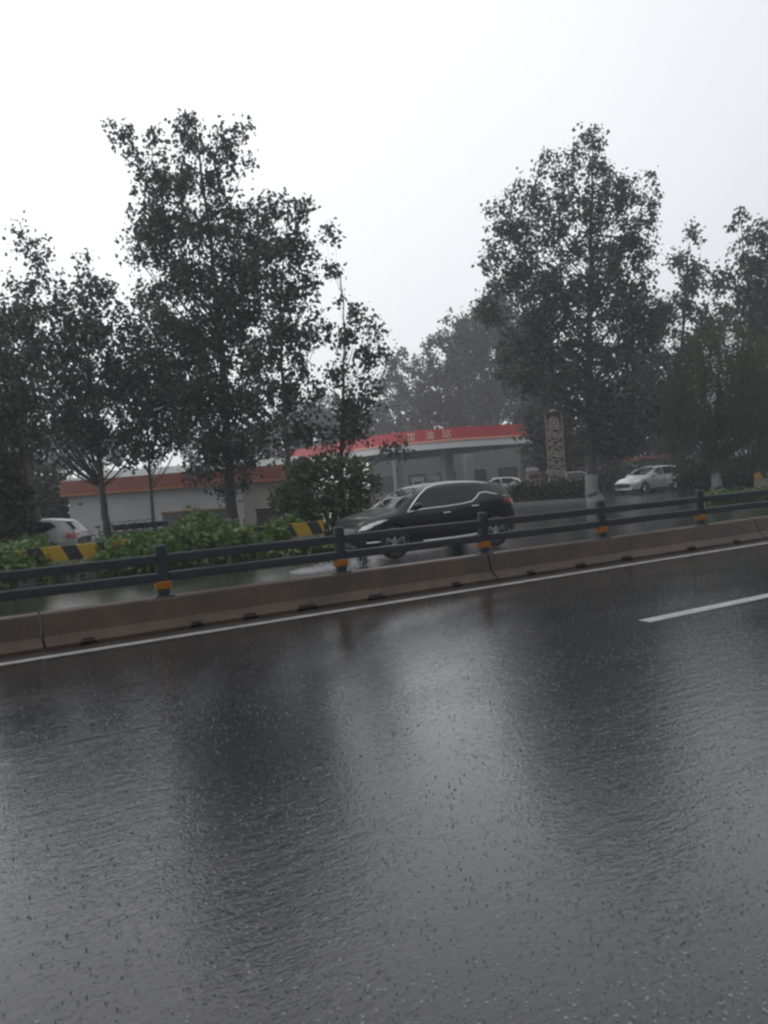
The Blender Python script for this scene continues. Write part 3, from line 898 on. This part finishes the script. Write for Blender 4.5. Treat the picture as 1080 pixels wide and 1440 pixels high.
    # grille, plates and bumper trims
    gz0, gz1 = P['grille']
    gr = MB()
    for k in range(5):
        z = gz0 + (gz1-gz0)*k/4
        gr.box(-.014, .01, -Wd*.26, Wd*.26, z, z+(gz1-gz0)*.14)
    gr.build('grille', M['chrome'] if P.get('chrome_grille') else M['trim'], root)
    MB().box(L-.02, L+.006, -.26, .26, .52, .64, bev=.004).build('number_plate', M['trim'], root)
    return root

suv = dict(L=4.52, W=1.90, Rw=.375, axles=(.98, 3.80), floor=.24,
    top=[(0,.70),(.04,.80),(.18,.915),(.45,.995),(.85,1.06),(1.10,1.11),(1.26,1.19),(1.62,1.40),(2.0,1.57),(2.3,1.63),(2.65,1.655),(3.0,1.665),(3.5,1.645),(3.9,1.605),(4.18,1.56),(4.30,1.50),(4.38,1.34),(4.45,1.15),(4.50,.98),(4.52,.82)],
    bot=[(0,.30),(.25,.25),(.6,.24),(3.9,.25),(4.25,.29),(4.52,.38)],
    belt=[(0,.60),(.06,.72),(.3,.84),(.8,.955),(1.1,.995),(1.7,1.00),(2.5,1.03),(3.1,1.10),(3.6,1.18),(4.0,1.22),(4.3,1.18),(4.45,1.0),(4.52,.72)],
    wid=[(0,.70),(.06,.80),(.2,.90),(.5,.965),(1.0,1.0),(3.9,1.0),(4.2,.975),(4.4,.93),(4.52,.84)],
    roofw=[(0,.80),(.8,.80),(1.1,.80),(1.6,.75),(2.1,.70),(3.4,.68),(4.0,.66),(4.3,.72),(4.52,.82)],
    windows=[[(1.45,1.05),(1.88,1.08),(2.60,1.095),(2.60,1.575),(2.35,1.562),(2.08,1.49),(1.78,1.33)],
             [(2.67,1.10),(3.18,1.15),(3.42,1.30),(3.74,1.46),(3.55,1.545),(3.1,1.585),(2.67,1.575)]],
    ws=(1.19, 2.0), rw=(4.31, 4.44),
    head=[(.03,.70),(.14,.70),(.42,.80),(.80,.895),(.62,.905),(.3,.845),(.10,.78)],
    tail=[(4.05,1.06),(4.32,1.03),(4.51,.92),(4.51,1.02),(4.40,1.13),(4.15,1.15)],
    strips=[('window_trim', [(1.36,1.02),(1.58,1.21),(1.80,1.38),(2.06,1.525),(2.35,1.592),(2.65,1.612),(3.0,1.61),(3.4,1.592),(3.80,1.53)], .017, False, 'chrome'),
            ('belt_trim', [(1.36,1.02),(1.8,1.06),(2.4,1.075),(2.9,1.10),(3.15,1.135),(3.30,1.21),(3.44,1.31),(3.62,1.33),(3.85,1.27),(4.2,1.19)], .015, False, 'chrome'),
            ('sill_trim', [(1.72,.33),(2.2,.33),(2.7,.335),(3.1,.345),(3.22,.36)], .022, False, 'chrome')],
    handles=[(2.40,.935),(3.22,1.03)], mirror=(1.55,1.06), seams=(1.40, 2.63), fog=[(.12,.42,.40,.44)], grille=(.52,.70), chrome_grille=True)
nose = lambda x: x*.816 if x < .98 else x - .18      # a short blunt front overhang
for k_ in ('top', 'bot', 'belt', 'wid', 'roofw', 'head', 'tail', 'handles'): suv[k_] = [(nose(a), b) for a, b in suv[k_]]
suv['windows'] = [[(nose(a), b) for a, b in w] for w in suv['windows']]
suv['strips'] = [(n_, [(nose(a), b) for a, b in p_], r_, c_, m_) for n_, p_, r_, c_, m_ in suv['strips']]
for k_ in ('ws', 'rw', 'axles', 'seams'): suv[k_] = tuple(nose(a) for a in suv[k_])
suv['L'] = nose(suv['L']); suv['mirror'] = (nose(suv['mirror'][0]), suv['mirror'][1])
car('suv', 'dark charcoal suv with chrome window line driving left behind the guard railing', suv, M['suv_paint'], (7.80, 15.3 + .95, 0), 0.0, 'car')

hatch = dict(L=4.35, W=1.80, Rw=.32, axles=(.86, 3.52), floor=.18,
    top=[(0,.62),(.05,.70),(.2,.76),(.6,.88),(1.0,.96),(1.25,1.08),(1.7,1.32),(2.1,1.45),(2.6,1.48),(3.2,1.47),(3.7,1.42),(4.0,1.34),(4.15,1.16),(4.27,.98),(4.35,.80)],
    bot=[(0,.24),(.3,.20),(3.9,.21),(4.35,.30)],
    belt=[(0,.55),(.3,.70),(.9,.86),(1.3,.90),(2.5,.94),(3.4,.99),(4.0,1.02),(4.25,.92),(4.35,.72)],
    wid=[(0,.72),(.2,.90),(.6,.97),(1.0,1.0),(3.7,1.0),(4.1,.95),(4.35,.86)],
    roofw=[(0,.80),(1.1,.80),(1.7,.75),(2.3,.70),(3.6,.68),(4.1,.70),(4.35,.80)],
    windows=[[(1.58,.96),(2.6,.985),(2.6,1.40),(2.2,1.37),(1.9,1.22)], [(2.67,.99),(3.35,1.03),(3.72,1.18),(3.5,1.36),(3.1,1.40),(2.67,1.40)]],
    ws=(1.2, 2.05), rw=(3.96, 4.22),
    head=[(.05,.60),(.2,.62),(.62,.76),(.50,.81),(.18,.72)], tail=[(4.02,.80),(4.33,.78),(4.33,.92),(4.05,1.0)],
    strips=[('belt_trim', [(1.5,.935),(2.1,.955),(2.7,.97),(3.4,1.015)], .009, False, 'trim')], handles=[(2.4,.84),(3.3,.87)], handle_mat='trim', mirror=(1.62,.95), seams=(1.5, 2.64, 3.4), grille=(.36,.5))
wagon = dict(hatch)
wagon.update(L=4.6, axles=(.88, 3.62),
    top=[(0,.62),(.05,.70),(.2,.76),(.6,.88),(1.0,.96),(1.25,1.08),(1.7,1.34),(2.1,1.48),(2.6,1.53),(3.4,1.53),(4.0,1.48),(4.25,1.40),(4.42,1.18),(4.52,.98),(4.6,.80)],
    bot=[(0,.24),(.3,.20),(4.1,.21),(4.6,.30)],
    belt=[(0,.55),(.3,.70),(.9,.86),(1.3,.90),(2.5,.94),(3.4,.98),(4.2,1.05),(4.45,.95),(4.6,.72)],
    wid=[(0,.72),(.2,.90),(.6,.97),(1.0,1.0),(3.9,1.0),(4.3,.95),(4.6,.86)],
    roofw=[(0,.80),(1.1,.80),(1.7,.75),(2.3,.70),(3.8,.68),(4.3,.70),(4.6,.80)],
    windows=[[(1.58,.96),(2.6,.985),(2.6,1.45),(2.2,1.40),(1.9,1.22)], [(2.67,.99),(3.55,1.03),(4.05,1.20),(3.85,1.40),(3.3,1.46),(2.67,1.46)]],
    rw=(4.2, 4.46), tail=[(4.26,.82),(4.58,.80),(4.58,.94),(4.28,1.02)], seams=(1.5, 2.64, 3.5))
car('parked_car', 'white estate car with dark windows under trees right of the whitewashed trunk', wagon, M['white_paint'], (34.2, 33.4, 0), R(3), 'car')
q = G(66, 24.5)
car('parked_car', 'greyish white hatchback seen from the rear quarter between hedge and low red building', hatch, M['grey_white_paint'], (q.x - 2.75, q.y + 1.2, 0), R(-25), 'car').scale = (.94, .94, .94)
q = G(650, 56)
car('parked_car', 'silver white car under the petrol station canopy beyond the suv roof', hatch, M['white_paint'], (q.x, q.y, 0), R(-18), 'car', detail=False)
q = G(1072, 47)
car('parked_car', 'white car cut off by the right picture edge behind the slim dark trunk', hatch, M['white_paint'], (q.x, q.y, 0), R(5), 'car', detail=False)
van = dict(wagon)
q = G(735, 50)
car('parked_car', 'pale silver car half hidden behind the clipped hedge beside the ornate column', wagon, M['silver_paint'], (q.x, q.y, 0), R(-20), 'car', detail=False)

# ------------------------------------------------------------------ low red building on the left
bz = 40.0
A, B = G(97, bz), G(393, bz - 1.5)
ang = math.atan2((B-A).y, (B-A).x); bl = (B-A).length
bd = thing('low_building', 'low pale building with brick red fascia behind the hedge and bicycles', 'building', A, ang)
w_ = MB()
w_.box(0, bl, 0, 9, 0, 2.19)
w_.build('wall', M['white_wall'], bd)
MB().box(bl*.83, bl + .02, -.02, 5, 0.0, 2.18).build('wall', M['tan_wall'], bd)['label'] = 'cream rendered end bay'
MB().box(-.25, bl + .25, -.30, 9.2, 2.30, 2.95, bev=.03).build('fascia', M['red_fascia'], bd)
MB().box(-.28, bl + .28, -.34, 9.25, 2.191, 2.299).build('fascia_trim', M['orange_trim'], bd)
r_ = MB()
r_.add([(-.3, -.3, 2.96), (bl+.3, -.3, 2.96), (bl+.3, 9.3, 2.96), (-.3, 9.3, 2.96), (-.3, 4.5, 3.5), (bl+.3, 4.5, 3.5)],
       [(0,1,5,4), (2,3,4,5), (1,2,5), (3,0,4), (3,2,1,0)])
r_.build('roof', M['roof_grey'], bd)
MB().box(.5, .72, -.05, -.001, 1.72, 1.8).build('wall_lamp', M['trim'], bd)
# a pale metal roofed shed behind it
A2, B2 = G(150, 52), G(310, 52)
an2 = math.atan2((B2-A2).y, (B2-A2).x); l2 = (B2-A2).length
sh = thing('shed', 'shed with a thin pale metal roof edge rising behind the low red building', 'building', A2, an2)
MB().box(0, l2, 0, 6, 0, 3.65).build('wall', M['roof_grey'], sh)
MB().box(-.3, l2+.3, -.35, 6.2, 3.66, 3.80, bev=.02).build('roof', M['roof_metal'], sh)

# low garden wall with ochre cap
A3, B3 = G(226, 32), G(320, 31)
an3 = math.atan2((B3-A3).y, (B3-A3).x); l3 = (B3-A3).length
lw = thing('garden_wall', 'low grey wall with ochre cap left of the tallest poplar trunk', 'wall', A3, an3)
MB().box(0, l3, 0, .24, 0, 1.10).build('wall', M['shop'], lw)
MB().box(-.04, l3+.04, -.05, .29, 1.101, 1.20, bev=.015).build('cap', mat('ochre cap', (.24, .15, .07), .5, .3, 4), lw)
q = G(372, 31)
cb = thing('utility_cabinet', 'dark slate cabinet between the poplar trunk and the slender tree', 'cabinet', q, ang)
c_ = MB().box(-.36, .36, -.2, .2, .06, 1.02, bev=.015).build('cabinet_body', M['bin'], cb)
MB().box(-.40, .40, -.24, .24, 1.021, 1.07, bev=.015).build('lid', M['bin'], cb)
MB().box(-.40, .40, -.23, .23, 0, .059).build('plinth', M['conc'], cb)

# ------------------------------------------------------------------ bicycles
def bicycle(label, loc, rz):
    root = thing('bicycle', label, 'bicycle', loc, rz, 'bicycles parked by the low red building')
    for x in (-.52, .52):
        circ = [(x + .32*math.cos(2*math.pi*k/20), 0, .335 + .32*math.sin(2*math.pi*k/20)) for k in range(20)]
        w = MB().tube(circ, .018, 6, closed=True).build('wheel', M['tyre'], root)
        sp = MB()
        for k in range(8):
            an = math.pi*k/8
            sp.tube([(x-.31*math.cos(an), 0, .335-.31*math.sin(an)), (x+.31*math.cos(an), 0, .335+.31*math.sin(an))], .0035, 3)
        sp.build('spokes', M['alloy'], w)
    f = MB()
    for a, b in (((-.52,0,.335),(-.08,0,.30)), ((-.08,0,.30),(-.20,0,.80)), ((-.52,0,.335),(-.17,0,.70)), ((-.08,0,.30),(.36,0,.72)), ((-.18,0,.72),(.35,0,.80)), ((.33,0,.88),(.52,0,.335))):
        f.tube([a, b], .018, 6)
    f.build('frame', M['bike'], root)
    MB().tube([(-.20,0,.80), (-.22,0,.88)], .014, 6).lathe([(.01,.88),(.09,.89),(.10,.92),(.06,.945),(.01,.95)], 10, 0, Matrix.Translation((-.24,0,0)) @ Matrix.Diagonal((1.3,.8,1,1))).build('saddle', M['trim'], root)
    MB().tube([(.33,0,.88),(.31,0,1.0)], .014, 6).tube([(.22,-.29,1.03),(.31,-.2,1.02),(.33,0,1.0),(.31,.2,1.02),(.22,.29,1.03)], .013, 6).build('handlebar', M['trim'], root)
    MB().box(-.90,-.86,-.045,.045,.34,.62, bev=.012).build('mudguard', M['bike_white'], root)
    MB().box(.50,.80,-.15,.15,.72,.74).box(.50,.52,-.15,.15,.74,.92).box(.78,.80,-.15,.15,.74,.92).box(.52,.78,-.15,-.13,.74,.92).box(.52,.78,.13,.15,.74,.92).build('basket', M['bike'], root)
    return root
q = G(143, 27.5)
bk = bicycle('dark bicycle next to the white hatchback, left of the leaning trunk', q, ang + R(60))
labs = ['dark bicycle just right of the leaning trunk', 'dark bicycle second right of the leaning trunk', 'dark bicycle third right of the leaning trunk, before the thin young tree', 'dark bicycle nearest the thin young tree']
for i, px in enumerate((163, 176, 190, 203)):
    dup(bk, G(px, 27.5 + .2*i), ang + R(60 + random.uniform(-12, 12)), labs[i])

# ------------------------------------------------------------------ petrol station
CA, CB, CC = G(404, 78), G(578, 57.5), G(800, 62.5)
e1 = (CA - CB); e2 = (CC - CB)
pc = []
for t in np.linspace(0, 1, 9):       # rounded corner
    a = CB + e1.normalized()*7.5*(1-t); b = CB + e2.normalized()*7.5*t
    pc.append(a.lerp(b, t))
CD = CC + e1; 
plan = [CA] + pc + [CC, CD]
ctr = sum(plan, Vector((0,0,0))) / len(plan); ctr.z = 0
ps = thing('petrol_station_canopy', 'petrol station canopy with curved red fascia and cream lettering', 'canopy', ctr)
def ring(z0, z1, grow):
    pts = []
    n = len(plan)
    for i, p in enumerate(plan):
        d = (p - ctr); d.z = 0
        q = p - ctr + d.normalized()*grow
        pts.append((q.x, q.y))
    return pts
Zr0, Zr1 = 4.62, 5.46
MB().prism(ring(0,0,0.0), Zr0, Zr1).build('fascia', M['canopy_red'], ps)
MB().prism(ring(0,0,.06), Zr0-.14, Zr0-.002).build('fascia_stripe', M['canopy_stripe'], ps)
MB().prism(ring(0,0,-.05), 3.95, Zr0-.142).build('soffit_edge', M['canopy_white'], ps)
MB().prism(ring(0,0,-.5), 3.90, 3.948).build('soffit', M['soffit'], ps)
for px, z in ((500, 74), (630, 63), (742, 66), (560, 84), (660, 80)):
    c = G(px, z) - ctr
    MB().box(c.x-.4, c.x+.4, c.y-.4, c.y+.4, 0, 3.90, bev=.05).build('column', M['column'], ps)
# lettering on the front fascia
fr_dir = e2.normalized(); fr_ang = math.atan2(fr_dir.y, fr_dir.x)
for ch, px in (('加', 595), ('油', 615), ('站', 634)):
    # the point of the front edge seen in that column
    best = min((abs((lambda p: 540 + FPX*((p - Vector((0,0,CAM_H))).dot(rgt)) / ((p - Vector((0,0,CAM_H))).dot(fwd)))(CB + fr_dir*t + Vector((0,0,5.0))) - px), t) for t in np.linspace(0, 22, 2200))
    pos = CB + fr_dir*best[1]
    cu = bpy.data.curves.new('letter', 'FONT'); cu.body = ch; cu.size = .72; cu.align_x = 'CENTER'; cu.extrude = .03
    to = bpy.data.objects.new('letter', cu); COL.objects.link(to)
    bpy.context.view_layer.update()
    me = bpy.data.meshes.new_from_object(to.evaluated_get(bpy.context.evaluated_depsgraph_get()))
    bpy.data.objects.remove(to)
    me.materials.clear(); me.materials.append(M['sign_text'])
    lo = bpy.data.objects.new('letter', me); COL.objects.link(lo)
    lo.parent = ps
    nrm = Vector((fr_dir.y, -fr_dir.x, 0))
    # set the letter on the actual outline (the rounded corner starts behind the sharp one)
    from mathutils.geometry import intersect_line_line_2d, intersect_point_line
    bd_ = None
    for a, b in zip(plan, plan[1:]):
        hit = intersect_line_line_2d if False else None
        d = b - a
        den = nrm.x*d.y - nrm.y*d.x
        if abs(den) < 1e-9: continue
        u = ((pos.x - a.x)*nrm.y - (pos.y - a.y)*nrm.x) / -den if False else ((a.x - pos.x)*nrm.y - (a.y - pos.y)*nrm.x) / (d.y*nrm.x - d.x*nrm.y)
        if -.001 <= u <= 1.001:
            c = a + d*u
            if bd_ is None or (c - pos).dot(nrm) > (bd_[0] - pos).dot(nrm): bd_ = (c, math.atan2(d.y, d.x))
    if bd_ is None: bd_ = (pos, fr_ang)
    n2 = Vector((math.sin(bd_[1]), -math.cos(bd_[1]), 0))
    lo.location = bd_[0] + n2*.05 - ctr + Vector((0, 0, Zr0 + .14))
    lo.rotation_euler = (R(90), 0, bd_[1])
# the shop behind
S0, S1 = G(520, 92), G(800, 84)
sa = math.atan2((S1-S0).y, (S1-S0).x); sl = (S1-S0).length
sp_ = thing('station_shop', 'grey petrol station shop with dark windows under the red canopy', 'building', S0, sa)
MB().box(0, sl, 0, 8, 0, 5.0).build('wall', M['shop'], sp_)
for i in range(6):
    x = 1.2 + i * (sl-2) / 6
    f = MB().box(x, x+2.4, -.06, .02, .5, 2.5).build('window', M['column'], sp_)
    MB().box(x+.08, x+2.32, -.075, -.061, .58, 2.42).build('pane', M['glass'], f)
MB().box(-.3, sl+.3, -.4, 8.3, 5.01, 5.3).build('roof', M['roof_grey'], sp_)

def dispenser(label, px, z, panel, rz):
    root = thing('fuel_dispenser', label, 'fuel pump', G(px, z), rz, 'fuel dispensers under and beside the canopy')
    MB().box(-.55, .55, -.3, .3, .121, 1.75, bev=.04).build('dispenser_body', M[panel], root)
    MB().box(-.85, .85, -.45, .45, 0, .12, bev=.03).build('island', M['kerb'], root)
    for y in (-.315, .301): MB().box(-.36, .36, y, y+.014, 1.2, 1.55).build('screen', M['glass'], root)
    MB().box(-.58, .58, -.33, .33, 1.751, 1.95, bev=.03).build('head_box', M['pump_white'], root)
    for sx in (-1, 1):
        MB().tube([(sx*.57, 0, 1.1), (sx*.72, 0, .8), (sx*.70, 0, .45), (sx*.60, 0, .35)], .02, 6).box(min(sx*.552, sx*.62), max(sx*.552, sx*.62), -.05, .05, .95, 1.2).build('nozzle_hose', M['trim'], root)
    return root
dispenser('white framed fuel dispenser left of the wide grey column', 589, 66, 'pump_white', sa)
dispenser('white framed fuel dispenser right beside the wide grey column', 609, 66, 'pump_white', sa)
dispenser('peach coloured fuel dispenser standing left of the red one behind the clipped hedge', 752, 54, 'pump_orange', sa)
dispenser('red fuel dispenser left of the ornate column behind the clipped hedge', 766, 55, 'pump_red', sa)

# red plastic post by the hedge
q = G(724, 45)
rp_ = thing('bollard', 'red plastic post at the left end of the clipped hedge', 'bollard', q)
MB().lathe([(.16, 0), (.16, .05), (.11, .08), (.09, .80), (.06, .88), (.01, .90)], 16).build('post', M['red_post'], rp_, smooth=True)
MB().lathe([(.101, .55), (.103, .55), (.100, .68), (.098, .68)], 16).build('reflective_band', M['pump_white'], rp_)

# ------------------------------------------------------------------ ornate lattice column
q = G(783, 46)
oc = thing('ornate_column', 'tall brown column with cream scrollwork lattice left of the broad tree', 'column', q, R(-42))
MB().box(-.5, .5, -.5, .5, 0, .6, bev=.05).build('plinth', M['conc'], oc)
MB().box(-.45, .45, -.45, .45, .601, 4.95, bev=.04).build('shaft', M['brown_post'], oc)
MB().box(-.5, .5, -.5, .5, 4.951, 5.1, bev=.03).lathe([(.3, 5.1), (.2, 5.2), (.05, 5.3), (.01, 5.42)], 12).build('cap', M['brown_post'], oc)
for k in range(4):
    lt = MB(); T = Matrix.Rotation(R(90*k), 4, 'Z')
    def put_ring(cx, cz, r0_, r1_, rot_=0.0, turns=1.0, n=26, rr=.032):
        pts = []
        for i in range(n + 1):
            t = i / n; a = rot_ + t * 2*math.pi*turns; r_ = r0_ + (r1_ - r0_)*t
            pts.append(T @ Vector((cx + r_*math.cos(a), -.462, cz + r_*math.sin(a))))
        lt.tube(pts, rr, 5)
    for cz in (1.55, 2.65, 3.75, 4.5):
        r_ = .36 if cz < 4 else .26
        put_ring(0, cz, r_, r_)
        put_ring(-.12, cz+.02, .20, .04, 0, 1.6); put_ring(.12, cz-.02, .20, .04, math.pi, 1.6)
    for cz in (1.0, 2.1, 3.2, 4.2):
        for sx in (-1, 1):
            put_ring(sx*.24, cz, .15, .03, 0 if sx < 0 else math.pi, 1.4, rr=.028)
        lt.tube([T @ Vector((-.34, -.462, cz+.12)), T @ Vector((0, -.462, cz-.12)), T @ Vector((.34, -.462, cz+.12))], .026, 5)
    for sx in (-.42, .42):
        lt.tube([T @ Vector((sx, -.462, .7)), T @ Vector((sx, -.462, 4.9))], .012, 5)
    lt.build('lattice', M['lattice'], oc)

# low red-roofed hut behind the white car
A4, B4 = G(898, 64), G(962, 64)
an4 = math.atan2((B4-A4).y, (B4-A4).x); l4 = (B4-A4).length
hut = thing('hut', 'low hut with orange red eaves strip behind the white estate car', 'building', A4, an4)
MB().box(0, l4, 0, 4, 0, 1.95).build('wall', M['shop'], hut)
MB().box(-.15, l4+.15, -.25, 4.2, 1.951, 2.3, bev=.03).build('eaves_strip', mat('faded red eaves', (.17, .07, .045), .6, .3, 2), hut)

# ------------------------------------------------------------------ unseen long building, added behind the camera to darken the surfaces facing it
ob = thing('unseen_shade_building', 'unseen long dark building added behind the camera to darken facing surfaces', 'building', (-60, -34, 0))
MB().box(0, 150, 0, 12, 0, 15).build('wall', mat('dark brick', (.07, .055, .05), .7, .25, 3), ob)
MB().box(-.5, 150.5, -.5, 12.5, 15.01, 15.6).build('roof', M['roof_grey'], ob)
for i in range(30):
    for f_ in range(4):
        MB().box(2 + i*5, 4 + i*5, 12.01, 12.06, 1.2 + f_*3.5, 3 + f_*3.5).build('window', M['glass'], ob)

# ------------------------------------------------------------------ rain splashes on the road
sb_ = MB()
for i in range(9000):
    y = 1.5 + 8.0 * random.random() ** 1.7; x = random.uniform(-.15, 1.55) * y + random.uniform(-.6, .6)
    r_ = min(.0042 * random.lognormvariate(-.45, .55), .0012 * y, .0055); h = r_ * random.uniform(.5, 1.8)
    k5 = 6; ph = random.random()
    lo_, hi_ = [], []
    for j in range(k5):
        a = 2*math.pi*(j + ph)/k5
        lo_.append((x + r_*.75*math.cos(a), y + r_*.75*math.sin(a), .001)); hh = h * random.uniform(.4, 1.2)
        hi_.append((x + r_*1.2*math.cos(a), y + r_*1.2*math.sin(a), .001 + hh))
    sb_.add(lo_ + hi_, [(j, (j+1) % k5, k5+(j+1) % k5, k5+j) for j in range(k5)])
    for d_ in range(random.choice((0, 1, 1, 2))):       # thrown droplets
        dx, dy, dz, q_ = random.gauss(0, r_*1.2), random.gauss(0, r_*1.2), h*random.uniform(1, 3.5), random.uniform(.0012, .003)
        c = (x+dx, y+dy, dz)
        sb_.add([(c[0]+q_, c[1], c[2]), (c[0]-q_, c[1], c[2]), (c[0], c[1]+q_, c[2]), (c[0], c[1]-q_, c[2]), (c[0], c[1], c[2]+q_*1.4), (c[0], c[1], c[2]-q_)],
                [(0,2,4), (2,1,4), (1,3,4), (3,0,4), (2,0,5), (1,2,5), (3,1,5), (0,3,5)])
def patchy(x, y):
    return (math.sin(x*2.1 + 1.3*math.sin(y*1.7)) + math.sin(y*2.7 + x*.9 + 2) + math.sin((x - y)*4.3)*.7) / 2.7
k_ = 0
while k_ < 9000:                                      # flat flecks of froth where drops have just burst
    y = 1.5 + 5.5 * random.random() ** 1.2; x = random.uniform(-.15, 1.55) * y + random.uniform(-.6, .6)
    if random.random() > .35 + .55 * patchy(x, y): continue
    k_ += 1
    r_ = random.uniform(.0025, .0085); e_ = random.uniform(.4, 1); ph = random.uniform(0, 6.28); ca, sa_ = math.cos(ph), math.sin(ph)
    vs = [(x, y, .0035)]
    for j in range(7):
        a = 2*math.pi*j/7; q_ = r_ * random.uniform(.6, 1.2)
        u, v = q_*math.cos(a), q_*e_*math.sin(a)
        vs.append((x + u*ca - v*sa_, y + u*sa_ + v*ca, .0012))
    sb_.add(vs, [(0, 1+j, 1+(j+1) % 7) for j in range(7)], 1)
tag(sb_.build('rain_splashes', [mat('water drop', (.27, .28, .29), .1, ior=1.33), mat('froth', (.20, .205, .21), .5, .3, 60)]), 'tiny rain splashes jumping off the wet road', 'rain', kind='stuff')

# white droplets added as the sky's reflection on the wet road ahead of the suv
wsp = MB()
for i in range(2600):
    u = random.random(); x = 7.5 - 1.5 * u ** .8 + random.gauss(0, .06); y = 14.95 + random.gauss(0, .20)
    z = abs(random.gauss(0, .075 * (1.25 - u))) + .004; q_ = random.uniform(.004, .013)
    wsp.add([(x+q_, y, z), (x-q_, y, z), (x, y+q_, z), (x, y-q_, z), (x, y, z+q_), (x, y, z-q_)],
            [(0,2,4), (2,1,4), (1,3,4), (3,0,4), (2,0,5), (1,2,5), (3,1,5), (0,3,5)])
tag(wsp.build('sky_glint_droplets', mat('sky_glint', (.5, .5, .52), .3)), 'white droplets standing in for sky reflected on the wet road ahead of the dark suv', 'sky_glint', kind='stuff')

# ------------------------------------------------------------------ haze
hb = MB().box(-290, 290, -290, 290, -1.2, 30)
hm, hn, hlk, hbs = new_mat('rain haze')
hn.remove(hbs)
pv = hn.new('ShaderNodeVolumePrincipled')
pv.inputs['Color'].default_value = (.93, .95, .98, 1)
pv.inputs['Density'].default_value = 0.0017
pv.inputs['Anisotropy'].default_value = 0.25
hlk.new(pv.outputs[0], hn['Material Output'].inputs['Volume'])
tag(hb.build('haze', hm), 'pale rain haze filling the whole street', 'haze', kind='stuff')
